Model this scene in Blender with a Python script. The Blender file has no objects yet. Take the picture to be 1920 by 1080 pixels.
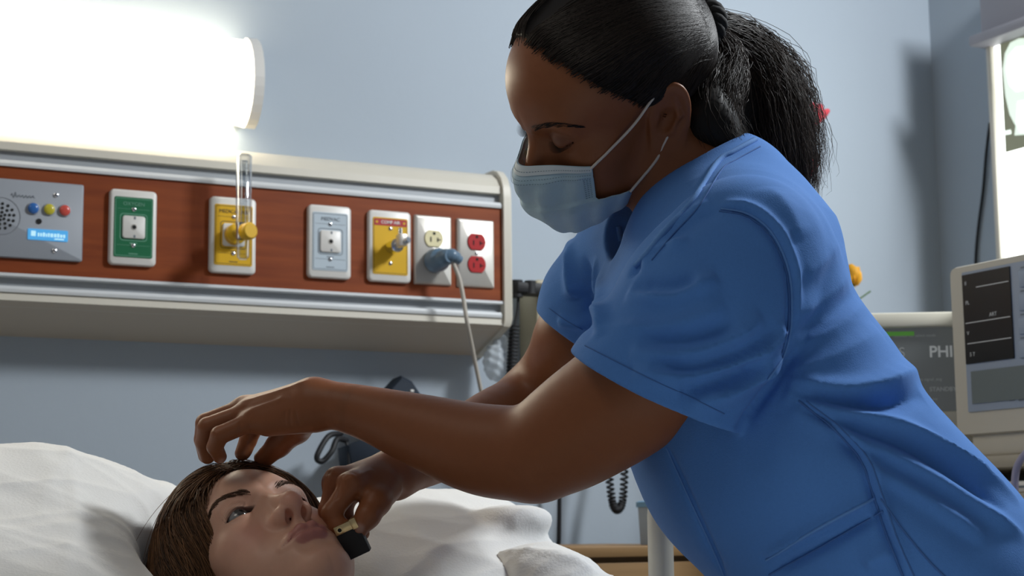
import bpy, bmesh, math, random
import numpy as np
from mathutils import Vector, Matrix

SC = bpy.context.scene
COL = SC.collection
random.seed(7)
R = math.radians

# ------------------------------------------------------------------ camera
YAW, PITCH, ROLL, FPX = R(27.5), R(8.0), R(0.6), 3200.0
CAM = np.array([0.0, 0.0, 1.0])
FW = np.array([math.sin(YAW) * math.cos(PITCH), math.cos(YAW) * math.cos(PITCH), math.sin(PITCH)])
RT0 = np.array([math.cos(YAW), -math.sin(YAW), 0.0])
UP0 = np.cross(RT0, FW)
RT = math.cos(ROLL) * RT0 - math.sin(ROLL) * UP0
UP = math.sin(ROLL) * RT0 + math.cos(ROLL) * UP0
cam_data = bpy.data.cameras.new('camera')
cam_data.sensor_width = 36.0
cam_data.lens = FPX / 1920.0 * 36.0
cam_data.clip_start = 0.05
cam = bpy.data.objects.new('camera', cam_data)
COL.objects.link(cam)
cam.matrix_world = Matrix(((RT[0], UP[0], -FW[0], CAM[0]), (RT[1], UP[1], -FW[1], CAM[1]),
                           (RT[2], UP[2], -FW[2], CAM[2]), (0, 0, 0, 1)))
cam_data.dof.use_dof = True
cam_data.dof.focus_distance = 1.62
cam_data.dof.aperture_fstop = 12.0
SC.camera = cam

# ------------------------------------------------------------------ world, lights, exposure
W = bpy.data.worlds.new('world'); SC.world = W; W.use_nodes = True
W.node_tree.nodes['Background'].inputs[0].default_value = (0.90, 0.94, 1.0, 1)
W.node_tree.nodes['Background'].inputs[1].default_value = 0.125

def area(name, loc, target, sx, sy, power, col):
    l = bpy.data.lights.new(name, 'AREA'); l.shape = 'RECTANGLE'; l.size = sx; l.size_y = sy
    l.energy = power; l.color = col
    o = bpy.data.objects.new(name, l); COL.objects.link(o)
    o.location = loc
    o.rotation_euler = (Vector(target) - Vector(loc)).to_track_quat('-Z', 'Y').to_euler()
    return o
area('ceiling_light', (2.16, 1.22, 2.50), (1.2, 1.9, 1.2), 0.30, 0.30, 32.0, (0.93, 0.97, 1.0))
area('fill_light_left', (-0.45, 1.20, 2.60), (0.2, 1.5, 1.0), 0.6, 0.6, 3.6, (1.0, 0.92, 0.80))  # added fill without a visible source, brightens the patient's face and left pillow
SC.view_settings.view_transform = 'Standard'
SC.view_settings.look = 'None'
SC.view_settings.gamma = 1.0
SC.view_settings.use_curve_mapping = False
SC.view_settings.exposure = 0.15

# ------------------------------------------------------------------ sight-line helpers (photo pixel -> point in the room)
def ray(px, py):
    return (px - 960.0) / FPX * RT - (py - 540.0) / FPX * UP + FW
def at_depth(px, py, d):
    return CAM + ray(px, py) * d
def on_y(px, py, Y):
    r = ray(px, py); return CAM + r * (Y / r[1])
def on_x(px, py, X):
    r = ray(px, py); return CAM + r * (X / r[0])
# ------------------------------------------------------------------ materials
MATS = {}
def mat(name, col, rough=0.5, metal=0.0, noise=0.0, nscale=30.0, bump=0.0, bscale=200.0, emit=0.0, ecol=None,
        trans=0.0, sss=0.0, spec=0.5, stretch=(1, 1, 1), sheen=0.0, ior=1.45, alpha=1.0):
    if name in MATS: return MATS[name]
    m = bpy.data.materials.new(name); m.use_nodes = True
    nt = m.node_tree; b = nt.nodes['Principled BSDF']
    b.inputs['Base Color'].default_value = (*col, 1)
    b.inputs['Roughness'].default_value = rough
    b.inputs['Metallic'].default_value = metal
    b.inputs['IOR'].default_value = ior
    b.inputs['Specular IOR Level'].default_value = spec
    b.inputs['Transmission Weight'].default_value = trans
    b.inputs['Sheen Weight'].default_value = sheen
    b.inputs['Alpha'].default_value = alpha
    if sss:
        b.inputs['Subsurface Weight'].default_value = sss
        b.inputs['Subsurface Radius'].default_value = (0.012, 0.005, 0.003)
        b.inputs['Subsurface Scale'].default_value = 1.0
    if emit:
        b.inputs['Emission Color'].default_value = (*(ecol or col), 1)
        b.inputs['Emission Strength'].default_value = emit
    if noise or bump:
        tc = nt.nodes.new('ShaderNodeTexCoord'); mp = nt.nodes.new('ShaderNodeMapping')
        mp.inputs['Scale'].default_value = stretch
        nt.links.new(tc.outputs['Object'], mp.inputs[0])
    if noise:
        n = nt.nodes.new('ShaderNodeTexNoise'); n.inputs['Scale'].default_value = nscale; n.inputs['Detail'].default_value = 5
        nt.links.new(mp.outputs[0], n.inputs['Vector'])
        r = nt.nodes.new('ShaderNodeMix'); r.data_type = 'RGBA'
        r.inputs[6].default_value = (*[c * (1 - noise) for c in col], 1)
        r.inputs[7].default_value = (*[min(1, c * (1 + noise)) for c in col], 1)
        nt.links.new(n.outputs['Fac'], r.inputs[0]); nt.links.new(r.outputs[2], b.inputs['Base Color'])
    if bump:
        n2 = nt.nodes.new('ShaderNodeTexNoise'); n2.inputs['Scale'].default_value = bscale; n2.inputs['Detail'].default_value = 4
        nt.links.new(mp.outputs[0], n2.inputs['Vector'])
        bp = nt.nodes.new('ShaderNodeBump'); bp.inputs['Strength'].default_value = bump; bp.inputs['Distance'].default_value = 0.002
        nt.links.new(n2.outputs['Fac'], bp.inputs['Height']); nt.links.new(bp.outputs[0], b.inputs['Normal'])
    MATS[name] = m
    return m
M_WALL = mat('painted_wall', (0.405, 0.465, 0.53), 0.75, noise=0.03, nscale=3, bump=0.15, bscale=60)
M_FLOOR = mat('vinyl_floor', (0.32, 0.33, 0.34), 0.45, noise=0.1, nscale=8)
M_BEIGE = mat('beige_enamel', (0.66, 0.62, 0.53), 0.45, noise=0.02)
M_UNDER = M_BEIGE
M_ALU = mat('satin_aluminium', (0.70, 0.72, 0.73), 0.45, 0.15, noise=0.06, nscale=60, stretch=(0.05, 1, 1))
M_CHAN = mat('grey_channel', (0.33, 0.35, 0.37), 0.5, 0.1)
M_WHITE = mat('white_plastic', (0.74, 0.72, 0.68), 0.35)
M_IVORY = mat('ivory_plastic', (0.78, 0.70, 0.42), 0.4)
M_STEEL = mat('stainless_steel', (0.60, 0.57, 0.52), 0.38, 0.55, noise=0.04, nscale=80, stretch=(1, 1, 0.1))
M_CHROME = mat('chrome', (0.75, 0.76, 0.78), 0.15, 1.0)
M_BLACK = mat('black_rubber', (0.012, 0.012, 0.014), 0.55)
M_DARK = mat('dark_hole', (0.01, 0.01, 0.01), 0.8)

# ------------------------------------------------------------------ mesh helpers
def obj(name, bm, m, parent=None, smooth=False, loc=None):
    me = bpy.data.meshes.new(name)
    bmesh.ops.recalc_face_normals(bm, faces=bm.faces[:])
    bm.to_mesh(me); bm.free()
    return link(name, me, m, parent, smooth, loc)
def link(name, me, m, parent=None, smooth=False, loc=None):
    if m is not None: me.materials.append(m)
    if smooth:
        me.polygons.foreach_set('use_smooth', [True] * len(me.polygons))
    o = bpy.data.objects.new(name, me); COL.objects.link(o)
    if loc is not None: o.location = loc
    if parent is not None:
        o.parent = parent
        o.matrix_parent_inverse = parent_matrix(parent).inverted()
    return o
def parent_matrix(p):
    m = p.matrix_basis.copy()
    if p.parent is not None: m = parent_matrix(p.parent) @ p.matrix_parent_inverse @ m
    return m
def tag(o, label=None, cat=None, group=None, kind=None):
    if label: o['label'] = label
    if cat: o['category'] = cat
    if group: o['group'] = group
    if kind: o['kind'] = kind
    return o
def thing(name, label, cat, loc, group=None):
    o = bpy.data.objects.new(name, None); COL.objects.link(o)
    o.location = loc; o.empty_display_size = 0.05
    return tag(o, label, cat, group)
def auto(o, ang=35):
    me = o.data
    me.polygons.foreach_set('use_smooth', [True] * len(me.polygons))
    me.set_sharp_from_angle(angle=R(ang))
    return o
def box(bm, lo, hi, bevel=0.0, seg=2, M=None):
    lo = Vector(lo); hi = Vector(hi)
    r = bmesh.ops.create_cube(bm, size=1.0)
    vs = r['verts']
    c = (lo + hi) / 2; s = hi - lo
    for v in vs: v.co = Vector((v.co.x * s.x, v.co.y * s.y, v.co.z * s.z)) + c
    if bevel:
        es = list({e for v in vs for e in v.link_edges})
        rr = bmesh.ops.bevel(bm, geom=es, offset=bevel, segments=seg, profile=0.5, affect='EDGES')
        vs = list({v for f in rr['faces'] for v in f.verts} | {v for v in vs if v.is_valid})
    if M is not None:
        bmesh.ops.transform(bm, matrix=M, verts=[v for v in vs if v.is_valid])
    return vs
def frame_from(d, up=(0, 0, 1)):
    d = Vector(d).normalized(); u = Vector(up)
    if abs(d.dot(u)) > 0.98: u = Vector((1, 0, 0))
    x = u.cross(d).normalized(); y = d.cross(x)
    return x, y, d
def tube(bm, pts, rad, n=10, cap=True):
    pts = [Vector(p) for p in pts]; k = len(pts)
    rads = rad if hasattr(rad, '__len__') else [rad] * k
    x = None; rings = []
    for i, p in enumerate(pts):
        d = (pts[min(i + 1, k - 1)] - pts[max(i - 1, 0)]).normalized()
        if x is None: x, y, _ = frame_from(d)
        else:
            x = (x - d * x.dot(d))
            x = x.normalized() if x.length > 1e-6 else frame_from(d)[0]
            y = d.cross(x)
        rings.append([bm.verts.new(p + (x * math.cos(2 * math.pi * j / n) + y * math.sin(2 * math.pi * j / n)) * rads[i]) for j in range(n)])
    for a, b in zip(rings, rings[1:]):
        for j in range(n): bm.faces.new((a[j], a[(j + 1) % n], b[(j + 1) % n], b[j]))
    if cap:
        bm.faces.new(rings[0][::-1]); bm.faces.new(rings[-1])
def spline(pts, n=8):
    pts = [np.array(p, float) for p in pts]
    P = [2 * pts[0] - pts[1]] + pts + [2 * pts[-1] - pts[-2]]
    out = []
    for i in range(1, len(P) - 2):
        p0, p1, p2, p3 = P[i - 1:i + 3]
        for t in np.linspace(0, 1, n, endpoint=False):
            out.append(0.5 * (2 * p1 + (p2 - p0) * t + (2 * p0 - 5 * p1 + 4 * p2 - p3) * t * t + (3 * p1 - p0 - 3 * p2 + p3) * t ** 3))
    out.append(pts[-1])
    return out
def cyl(bm, a, b, r, n=20, r2=None):
    tube(bm, [a, b], [r, r if r2 is None else r2], n)
def rrect(w, h, r, n=4):
    pts = []
    for cx, cz, a0 in ((w / 2 - r, h / 2 - r, 0), (-w / 2 + r, h / 2 - r, 90), (-w / 2 + r, -h / 2 + r, 180), (w / 2 - r, -h / 2 + r, 270)):
        for k in range(n + 1):
            a = R(a0 + 90 * k / n); pts.append((cx + r * math.cos(a), cz + r * math.sin(a)))
    return pts
def loft(bm, loops, cap=True):
    rings = [[bm.verts.new(p) for p in lp] for lp in loops]
    n = len(rings[0])
    for a, b in zip(rings, rings[1:]):
        for j in range(n): bm.faces.new((a[j], a[(j + 1) % n], b[(j + 1) % n], b[j]))
    if cap: bm.faces.new(rings[0][::-1]); bm.faces.new(rings[-1])
def plate(bm, cx, cz, w, h, yb, yf, r=0.004, bev=0.002, n=4):
    # rounded plate facing -Y, back at yb, front at yf, with a bevelled front edge
    lp = []
    for ww, y in ((0, yb), (0, yf + bev), (bev * 0.35, yf + bev * 0.35), (bev, yf)):
        lp.append([(cx + p[0], y, cz + p[1]) for p in rrect(w - 2 * ww, h - 2 * ww, max(r - ww * 0.5, 0.0005), n)])
    loft(bm, lp)
def prism_x(bm, prof, x0, x1):
    loft(bm, [[(x0, y, z) for y, z in prof], [(x1, y, z) for y, z in prof]])
def text(name, s, m, parent, loc, size, rot=(R(90), 0, 0), align='CENTER', ext=0.0002, bold=0.0, sx=1.0):
    cu = bpy.data.curves.new(name, 'FONT'); cu.body = s; cu.size = size; cu.extrude = ext; cu.offset = bold
    cu.align_x = align; cu.align_y = 'CENTER'
    t = bpy.data.objects.new(name, cu); COL.objects.link(t)
    dg = bpy.context.evaluated_depsgraph_get()
    me = bpy.data.meshes.new_from_object(t.evaluated_get(dg))
    bpy.data.objects.remove(t); bpy.data.curves.remove(cu)
    me.materials.clear()
    E = Matrix.Translation(loc) @ (rot.to_4x4() if isinstance(rot, Matrix) else Matrix.LocRotScale(None, __import__('mathutils').Euler(rot), None)) @ Matrix.Diagonal((sx, 1, 1, 1))
    me.transform(E)
    return link(name, me, m, parent)

# ------------------------------------------------------------------ the room
YW, XW = 2.70, 2.41
def struct(name, lo, hi, m):
    bm = bmesh.new(); box(bm, lo, hi)
    return tag(obj(name, bm, m), kind='structure')
struct('wall_back', (-2.2, YW, 0), (XW + 0.12, YW + 0.12, 2.8), M_WALL)
struct('wall_right', (XW, -1.6, 0), (XW + 0.12, YW, 2.8), M_WALL)
struct('floor', (-2.2, -1.6, -0.1), (XW + 0.12, YW + 0.12, 0), M_FLOOR)

# ------------------------------------------------------------------ bed-head service panel
YP = 2.588                                     # front of the wood panel
X0, X1 = -0.75, 1.329
hw = thing('service_panel', 'long beige bed-head service panel with red-brown wood strip on blue wall', 'wall panel', (0.3, YW, 1.303))
bm = bmesh.new()
prism_x(bm, [(YW, 1.618), (2.64, 1.618), (2.615, 1.612), (2.598, 1.600), (2.589, 1.586), (2.588, 1.574), (2.600, 1.573), (2.600, 1.357),
             (2.587, 1.356), (2.586, 1.3445), (2.606, 1.337), (YW, 1.337)], X0, X1)
auto(obj('housing', bm, M_BEIGE, hw), 25)
bm = bmesh.new(); prism_x(bm, [(2.5865, 1.3443), (2.604, 1.3375), (YW, 1.337), (YW, 1.303)], X0, X1); obj('underside_panel', bm, mat('beige_enamel_shaded', (0.62, 0.54, 0.44), 0.55), hw)  # housing beige made darker: the underside's shade is put into the colour
M_WOOD = bpy.data.materials.new('cherry_laminate'); M_WOOD.use_nodes = True
nt = M_WOOD.node_tree; b = nt.nodes['Principled BSDF']; b.inputs['Roughness'].default_value = 0.5; b.inputs['Specular IOR Level'].default_value = 0.25
tc = nt.nodes.new('ShaderNodeTexCoord'); mp = nt.nodes.new('ShaderNodeMapping'); mp.inputs['Scale'].default_value = (3, 1, 30)
nz = nt.nodes.new('ShaderNodeTexNoise'); nz.inputs['Scale'].default_value = 2.2; nz.inputs['Detail'].default_value = 6
cr = nt.nodes.new('ShaderNodeValToRGB')
cr.color_ramp.elements[0].position = 0.3; cr.color_ramp.elements[0].color = (0.190, 0.036, 0.007, 1)
cr.color_ramp.elements[1].position = 0.75; cr.color_ramp.elements[1].color = (0.28, 0.062, 0.012, 1)
nt.links.new(tc.outputs['Object'], mp.inputs[0]); nt.links.new(mp.outputs[0], nz.inputs['Vector'])
nt.links.new(nz.outputs['Fac'], cr.inputs[0]); nt.links.new(cr.outputs[0], b.inputs['Base Color'])
bm = bmesh.new(); box(bm, (X0, YP, 1.384), (X1, 2.600, 1.5475)); obj('wood_panel', bm, M_WOOD, hw)
bm = bmesh.new(); prism_x(bm, [(2.600, 1.573), (2.598, 1.573), (2.597, 1.5575), (2.600, 1.5575)], X0, X1); obj('channel', bm, M_CHAN, hw)
bm = bmesh.new(); prism_x(bm, [(2.600, 1.5585), (2.586, 1.5575), (2.583, 1.552), (2.584, 1.5478), (2.600, 1.5478)], X0, X1 - 0.003); obj('rail', bm, M_ALU, hw)
bm = bmesh.new(); prism_x(bm, [(2.600, 1.3855), (2.584, 1.3855), (2.584, 1.381), (2.600, 1.380)], X0, X1); obj('rail', bm, M_ALU, hw)
bm = bmesh.new(); prism_x(bm, [(2.600, 1.380), (2.598, 1.380), (2.597, 1.366), (2.600, 1.366)], X0, X1); obj('channel', bm, M_CHAN, hw)
bm = bmesh.new(); prism_x(bm, [(2.600, 1.367), (2.586, 1.366), (2.583, 1.361), (2.584, 1.3565), (2.600, 1.3565)], X0, X1 - 0.004); obj('rail', bm, M_ALU, hw)
bm = bmesh.new()
cap = [(YW, 1.622), (2.622, 1.622), (2.605, 1.616), (2.590, 1.603), (2.582, 1.585), (2.5805, 1.565), (2.5805, 1.352), (2.586, 1.342), (YW, 1.298)]
loft(bm, [[(X1, y, z) for y, z in cap], [(X1 + 0.013, y, z) for y, z in cap], [(X1 + 0.017, min(YW, y + 0.004), z + (-0.004 if z > 1.45 else 0.004)) for y, z in cap]])
auto(obj('end_cap', bm, M_BEIGE, hw), 30)

# ------------------------------------------------------------------ wall lamp over the bed
lp = thing('bed_lamp', 'long white glowing tube lamp with cream end cap above service panel', 'lamp', (0.3, YW, 1.64))
XL0, XL1 = -0.32, 0.880
def lamp_prof(g, n=14):
    pts = []
    for k in range(n + 1):
        a = R(-82 + 164 * k / n)
        pts.append((2.648 - (0.052 + g) * math.cos(a), 1.734 + (0.073 + g) * math.sin(a)))
    return pts
M_LAMP = mat('lamp_diffuser', (0.95, 0.95, 0.92), 0.4, emit=9.0, ecol=(1.0, 0.89, 0.68))
bm = bmesh.new(); prism_x(bm, lamp_prof(0), XL0, XL1); auto(obj('diffuser', bm, M_LAMP, lp), 60)
bm = bmesh.new(); box(bm, (XL0, 2.650, 1.705), (XL1, YW, 1.77)); obj('back_box', bm, M_WHITE, lp)
for xa, xb in ((XL1, XL1 + 0.018), (XL0 - 0.018, XL0)):
    bm = bmesh.new()
    pr = lamp_prof(0.005) + [(YW, 1.80), (YW, 1.675)]
    loft(bm, [[(xa, y, z) for y, z in pr], [(xb, y, z) for y, z in pr]])
    obj('end_cap', bm, M_WHITE, lp)

# ------------------------------------------------------------------ service outlets on the panel
def prect(l, t, r, b_):
    p = on_y((l), (t + b_) / 2, YP); q = on_y((r), (t + b_) / 2, YP)
    a = on_y((l + r) / 2, t, YP); c = on_y((l + r) / 2, b_, YP)
    return (p[0] + q[0]) / 2, (a[2] + c[2]) / 2, q[0] - p[0], a[2] - c[2]
M_GREEN = mat('green_label', (0.012, 0.145, 0.060), 0.35)
M_GREENL = mat('pale_green_print', (0.16, 0.38, 0.26), 0.4)
M_YEL = mat('yellow_label', (0.72, 0.42, 0.012), 0.35)
M_YELD = mat('dark_print', (0.10, 0.065, 0.02), 0.5)
M_BLU = mat('pale_blue_label', (0.50, 0.58, 0.64), 0.35)
M_GRY = mat('grey_print', (0.16, 0.19, 0.22), 0.5)
M_RED = mat('red_print', (0.42, 0.025, 0.03), 0.4)
M_WPR = mat('white_print', (0.80, 0.78, 0.74), 0.4)
def outline(bm, cx, cz, w, h, r, y, t=0.0008, d=0.0004):
    a = rrect(w, h, r); c = rrect(w - 2 * t, h - 2 * t, max(r - t, 0.0004))
    n = len(a)
    A = [bm.verts.new((cx + p[0], y, cz + p[1])) for p in a]; B = [bm.verts.new((cx + p[0], y, cz + p[1])) for p in c]
    for i in range(n): bm.faces.new((A[i], A[(i + 1) % n], B[(i + 1) % n], B[i]))
def screw(parent, x, y, z, r=0.0032):
    bm = bmesh.new(); tube(bm, [(x, y, z), (x, y - 0.0012, z), (x, y - 0.002, z)], [r, r, r * 0.55], 14)
    o = auto(obj('screw', bm, M_CHROME, parent), 50)
    bm = bmesh.new(); box(bm, (x - r * 0.75, y - 0.0022, z - 0.0003), (x + r * 0.75, y - 0.0018, z + 0.0003)); obj('screw_slot', bm, M_DARK, o)
def gas_outlet(name, label, rect, m_face, m_print, title, socket=True, header=None):
    cx, cz, w, h = prect(*rect)
    t = thing(name, label, 'gas outlet', (cx, YP, cz), 'service outlets on the bed-head panel')
    bm = bmesh.new(); plate(bm, cx, cz, w, h, YP, YP - 0.009, 0.007, 0.003); auto(obj('cover_plate', bm, M_WHITE, t), 40)
    fw, fh = w * 0.83, h * 0.80; y = YP - 0.0092
    bm = bmesh.new(); plate(bm, cx, cz, fw, fh, YP - 0.006, y - 0.0006, 0.003, 0.0004); f = obj('label_face', bm, m_face, t)
    bm = bmesh.new(); outline(bm, cx, cz, fw * 0.95, fh * 0.955, 0.003, y - 0.0008); obj('border_line', bm, m_print, f)
    if header:
        bm = bmesh.new(); plate(bm, cx, cz + fh * 0.415, fw * 0.93, fh * 0.12, y, y - 0.0010, 0.001, 0.0002); hh = obj('header_strip', bm, M_RED, f)
        text('lettering', title, M_WPR, f, (cx, y - 0.0013, cz + fh * 0.415), 0.0074, bold=0.0001)
        for s in (-1, 1):
            bm = bmesh.new(); cyl(bm, (cx + s * fw * 0.39, y, cz + fh * 0.415), (cx + s * fw * 0.39, y - 0.0013, cz + fh * 0.415), 0.0022, 12); obj('header_dot', bm, M_YEL, f)
    else:
        text('lettering', title, m_print, f, (cx, y - 0.0010, cz + fh * 0.385), 0.0082)
        for s in (1, -1):
            bm = bmesh.new(); box(bm, (cx - fw * 0.42, y - 0.0009, cz + s * fh * 0.30 - 0.0002), (cx + fw * 0.42, y - 0.0005, cz + s * fh * 0.30 + 0.0002)); obj('rule_line', bm, m_print, f)
        bm = bmesh.new(); box(bm, (cx - 0.007, y - 0.0009, cz - fh * 0.445), (cx + 0.007, y - 0.0005, cz - fh * 0.43)); obj('small_print', bm, m_print, f)
        bm = bmesh.new(); box(bm, (cx - 0.006, y - 0.0009, cz - fh * 0.27), (cx + 0.006, y - 0.0005, cz - fh * 0.255)); obj('small_print', bm, m_print, f)
    screw(t, cx, y - 0.0006, cz + fh * (0.30 if not header else 0.31)); screw(t, cx, y - 0.0006, cz - fh * 0.30)
    if socket:
        bm = bmesh.new(); outline(bm, cx, cz, fw * 0.70, fw * 0.70, 0.005, y - 0.0009, 0.0012); obj('socket_line', bm, m_print, f)
        bm = bmesh.new(); plate(bm, cx, cz, fw * 0.58, fw * 0.58, y, y - 0.0035, 0.004, 0.001); so = auto(obj('socket', bm, M_WHITE, t), 40)
        bm = bmesh.new(); tube(bm, [(cx, y - 0.003, cz), (cx, y - 0.0042, cz)], [0.0050, 0.0044], 18); obj('port_ring', bm, M_STEEL, so)
        bm = bmesh.new(); tube(bm, [(cx, y - 0.004, cz), (cx, y - 0.0045, cz)], [0.0033, 0.0033], 18); obj('port', bm, M_DARK, so)
        for s in (-1, 1):
            bm = bmesh.new(); plate(bm, cx + 0.001, cz + s * 0.0145, 0.003, 0.0045, y - 0.003, y - 0.0039, 0.001, 0.0002); obj('key_slot', bm, M_GRY, so)
    return t, cx, cz, w, h
gas_outlet('oxygen_outlet', 'green oxygen outlet plate on the wood strip', (203, 358, 291, 499), M_GREEN, M_GREENL, 'OXYGEN')
tm, mcx, mcz, mw, mh = gas_outlet('medical_air_outlet', 'yellow outlet plate behind the clear flowmeter tube', (391, 372, 477, 514), M_YEL, M_YELD, 'MEDICAL AIR', socket=True)
gas_outlet('vacuum_outlet', 'pale blue outlet plate on the wood strip', (575, 387, 655, 523), M_BLU, M_GRY, 'MEDVAC')
tc_, ccx, ccz, cw, ch = gas_outlet('compressed_air_outlet', 'yellow outlet plate with red header strip and steel connector', (688, 397, 767, 530), M_YEL, M_YELD, 'COMP AIR', socket=False, header=True)
# connector of the compressed air outlet
bm = bmesh.new(); zc = ccz - 0.002
tube(bm, [(ccx, YP - 0.009, zc), (ccx, YP - 0.018, zc), (ccx + 0.001, YP - 0.018, zc), (ccx + 0.002, YP - 0.034, zc), (ccx + 0.002, YP - 0.036, zc)], [0.010, 0.010, 0.0115, 0.0115, 0.009], 22)
cn = auto(obj('connector', bm, M_CHROME, tc_), 40)
bm = bmesh.new(); tube(bm, [(ccx + 0.002, YP - 0.035, zc), (ccx + 0.006, YP - 0.052, zc + 0.003), (ccx + 0.010, YP - 0.062, zc + 0.006)], [0.006, 0.006, 0.005], 14)
auto(obj('nipple', bm, M_CHROME, cn), 40)
bm = bmesh.new(); box(bm, (ccx - 0.004, YP - 0.058, zc - 0.004), (ccx + 0.010, YP - 0.040, zc + 0.016), 0.002); auto(obj('latch', bm, M_STEEL, cn), 40)
bm = bmesh.new(); tube(bm, [(ccx, YP - 0.050, zc + 0.014), (ccx, YP - 0.050, zc + 0.026)], [0.0035, 0.0035], 12); auto(obj('latch_pin', bm, M_CHROME, cn), 40)

def receptacle(parent, cx, cz, m, y):
    # duplex receptacle face: circle with flattened top and bottom
    pts = []
    for k in range(40):
        a = 2 * math.pi * k / 40
        pts.append((0.0172 * math.cos(a), max(-0.0142, min(0.0142, 0.0172 * math.sin(a)))))
    bm = bmesh.new(); loft(bm, [[(cx + p[0] * s, yy, cz + p[1] * s) for p in pts] for s, yy in ((1, y + 0.002), (1, y - 0.0012), (0.96, y - 0.0022))])
    o = auto(obj('receptacle', bm, m, parent), 40)
    for sx, sz, w, h in ((-0.0063, -0.002, 0.0022, 0.0085), (0.0063, -0.002, 0.0022, 0.0070), (0.0093, -0.002, 0.0055, 0.0018)):
        bm = bmesh.new(); box(bm, (cx + sx - w / 2, y - 0.0026, cz + sz - h / 2), (cx + sx + w / 2, y - 0.0015, cz + sz + h / 2)); obj('slot', bm, M_DARK, o)
    bm = bmesh.new(); cyl(bm, (cx, y - 0.0015, cz + 0.0085), (cx, y - 0.0026, cz + 0.0085), 0.0026, 12); obj('ground_hole', bm, M_DARK, o)
    return o
def power_outlet(name, label, rect, m):
    cx, cz, w, h = prect(*rect)
    t = thing(name, label, 'power outlet', (cx, YP, cz), 'service outlets on the bed-head panel')
    bm = bmesh.new(); plate(bm, cx, cz, w, h, YP, YP - 0.0065, 0.003, 0.005); auto(obj('cover_plate', bm, M_STEEL, t), 30)
    for s in (-1, 1): receptacle(t, cx, cz + s * 0.0195, m, YP - 0.0066)
    screw(t, cx, YP - 0.0065, cz, 0.0026)
    return cx, cz
M_REDP = mat('red_plastic', (0.42, 0.010, 0.012), 0.35)
ocx, ocz = power_outlet('power_outlet', 'steel power outlet with ivory receptacle and blue plug in it', (775, 405, 845, 535), M_IVORY)
power_outlet('power_outlet', 'steel power outlet plate with two red receptacles', (855, 412, 925, 540), M_REDP)

# grey nurse-call panel
M_GREYP = mat('grey_enamel', (0.32, 0.345, 0.385), 0.4)
c = prect(-60, 338, 154, 492); gx1 = on_y(154, 420, YP)[0]; gz1 = on_y(154, 348, YP)[2]; gz0 = on_y(152, 492, YP)[2]
gx0 = gx1 - 0.255; gcx, gcz = (gx0 + gx1) / 2, (gz0 + gz1) / 2
nc = thing('call_panel', 'grey nurse-call panel with coloured buttons and blue display', 'control panel', (gcx, YP, gcz), 'service outlets on the bed-head panel')
bm = bmesh.new(); plate(bm, gcx, gcz, gx1 - gx0, gz1 - gz0, YP, YP - 0.007, 0.003, 0.002); auto(obj('face_plate', bm, M_GREYP, nc), 40)
yg = YP - 0.0072
for px, py, col, nm in ((62, 391, (0.035, 0.14, 0.42), 'blue'), (92, 393, (0.55, 0.48, 0.04), 'yellow'), (121, 395, (0.62, 0.09, 0.07), 'red')):
    p = on_y(px, py, yg)
    bm = bmesh.new(); tube(bm, [(p[0], yg + 0.001, p[2]), (p[0], yg - 0.003, p[2]), (p[0], yg - 0.0045, p[2]), (p[0], yg - 0.0052, p[2])], [0.0082, 0.0082, 0.0066, 0.003], 24)
    o = auto(obj('button', bm, mat(nm + '_button', col, 0.25), nc), 35); o['label'] = nm + ' round push button'
    bm = bmesh.new(); loft(bm, [[(p[0] + rr * math.cos(a), yy, p[2] + rr * math.sin(a)) for a in np.linspace(0, 2 * math.pi, 24, endpoint=False)] for rr, yy in ((0.0098, yg + 0.001), (0.0098, yg - 0.001), (0.0084, yg - 0.0016))]); auto(obj('button_ring', bm, M_GREYP, o), 35)
p = on_y(73, 415, yg); bm = bmesh.new(); cyl(bm, (p[0], yg + 0.001, p[2]), (p[0], yg - 0.001, p[2]), 0.0042, 16); obj('microphone', bm, M_DARK, nc)
for px, py in ((105, 366), (102, 470)):
    p = on_y(px, py, yg); screw(nc, p[0], yg, p[2], 0.0035)
a, b2 = on_y(52, 428, yg), on_y(127, 454, yg)
M_LCD = mat('blue_display', (0.06, 0.28, 0.55), 0.25, emit=0.55, ecol=(0.08, 0.36, 0.72))
bm = bmesh.new(); plate(bm, (a[0] + b2[0]) / 2, (a[2] + b2[2]) / 2, b2[0] - a[0], a[2] - b2[2], yg + 0.002, yg - 0.001, 0.0015, 0.0004); dsp = obj('display', bm, M_LCD, nc)
M_LCDT = mat('display_text', (0.5, 0.8, 0.9), 0.3, emit=0.5, ecol=(0.45, 0.75, 0.9))
bm = bmesh.new(); rr = random.Random(3); w = b2[0] - a[0]; h = a[2] - b2[2]
x = a[0] + 0.08 * w
box(bm, (x, yg - 0.0013, a[2] - h * 0.66), (x + 0.007, yg - 0.0010, a[2] - h * 0.2)); x += 0.010
while x < a[0] + 0.88 * w:
    bw = rr.uniform(0.002, 0.004); box(bm, (x, yg - 0.0013, a[2] - h * 0.66), (x + bw, yg - 0.0010, a[2] - h * rr.uniform(0.30, 0.4))); x += bw + 0.0012
box(bm, (a[0] + 0.66 * w, yg - 0.0013, a[2] - h * 0.87), (a[0] + 0.9 * w, yg - 0.0010, a[2] - h * 0.76))
obj('display_text', bm, M_LCDT, dsp)
# flowing script above the buttons
lo_ = on_y(44, 368, yg)
bm = bmesh.new(); pts = [(lo_[0] - 0.018 + 0.0009 * k, yg - 0.0006, lo_[2] + (0.0035 if k < 10 else 0.0018) * math.sin(k * 1.1) * (1 if k % 7 else 1.6)) for k in range(40)]
tube(bm, pts, 0.00035, 5); obj('script_lettering', bm, M_GRY, nc)
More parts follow.
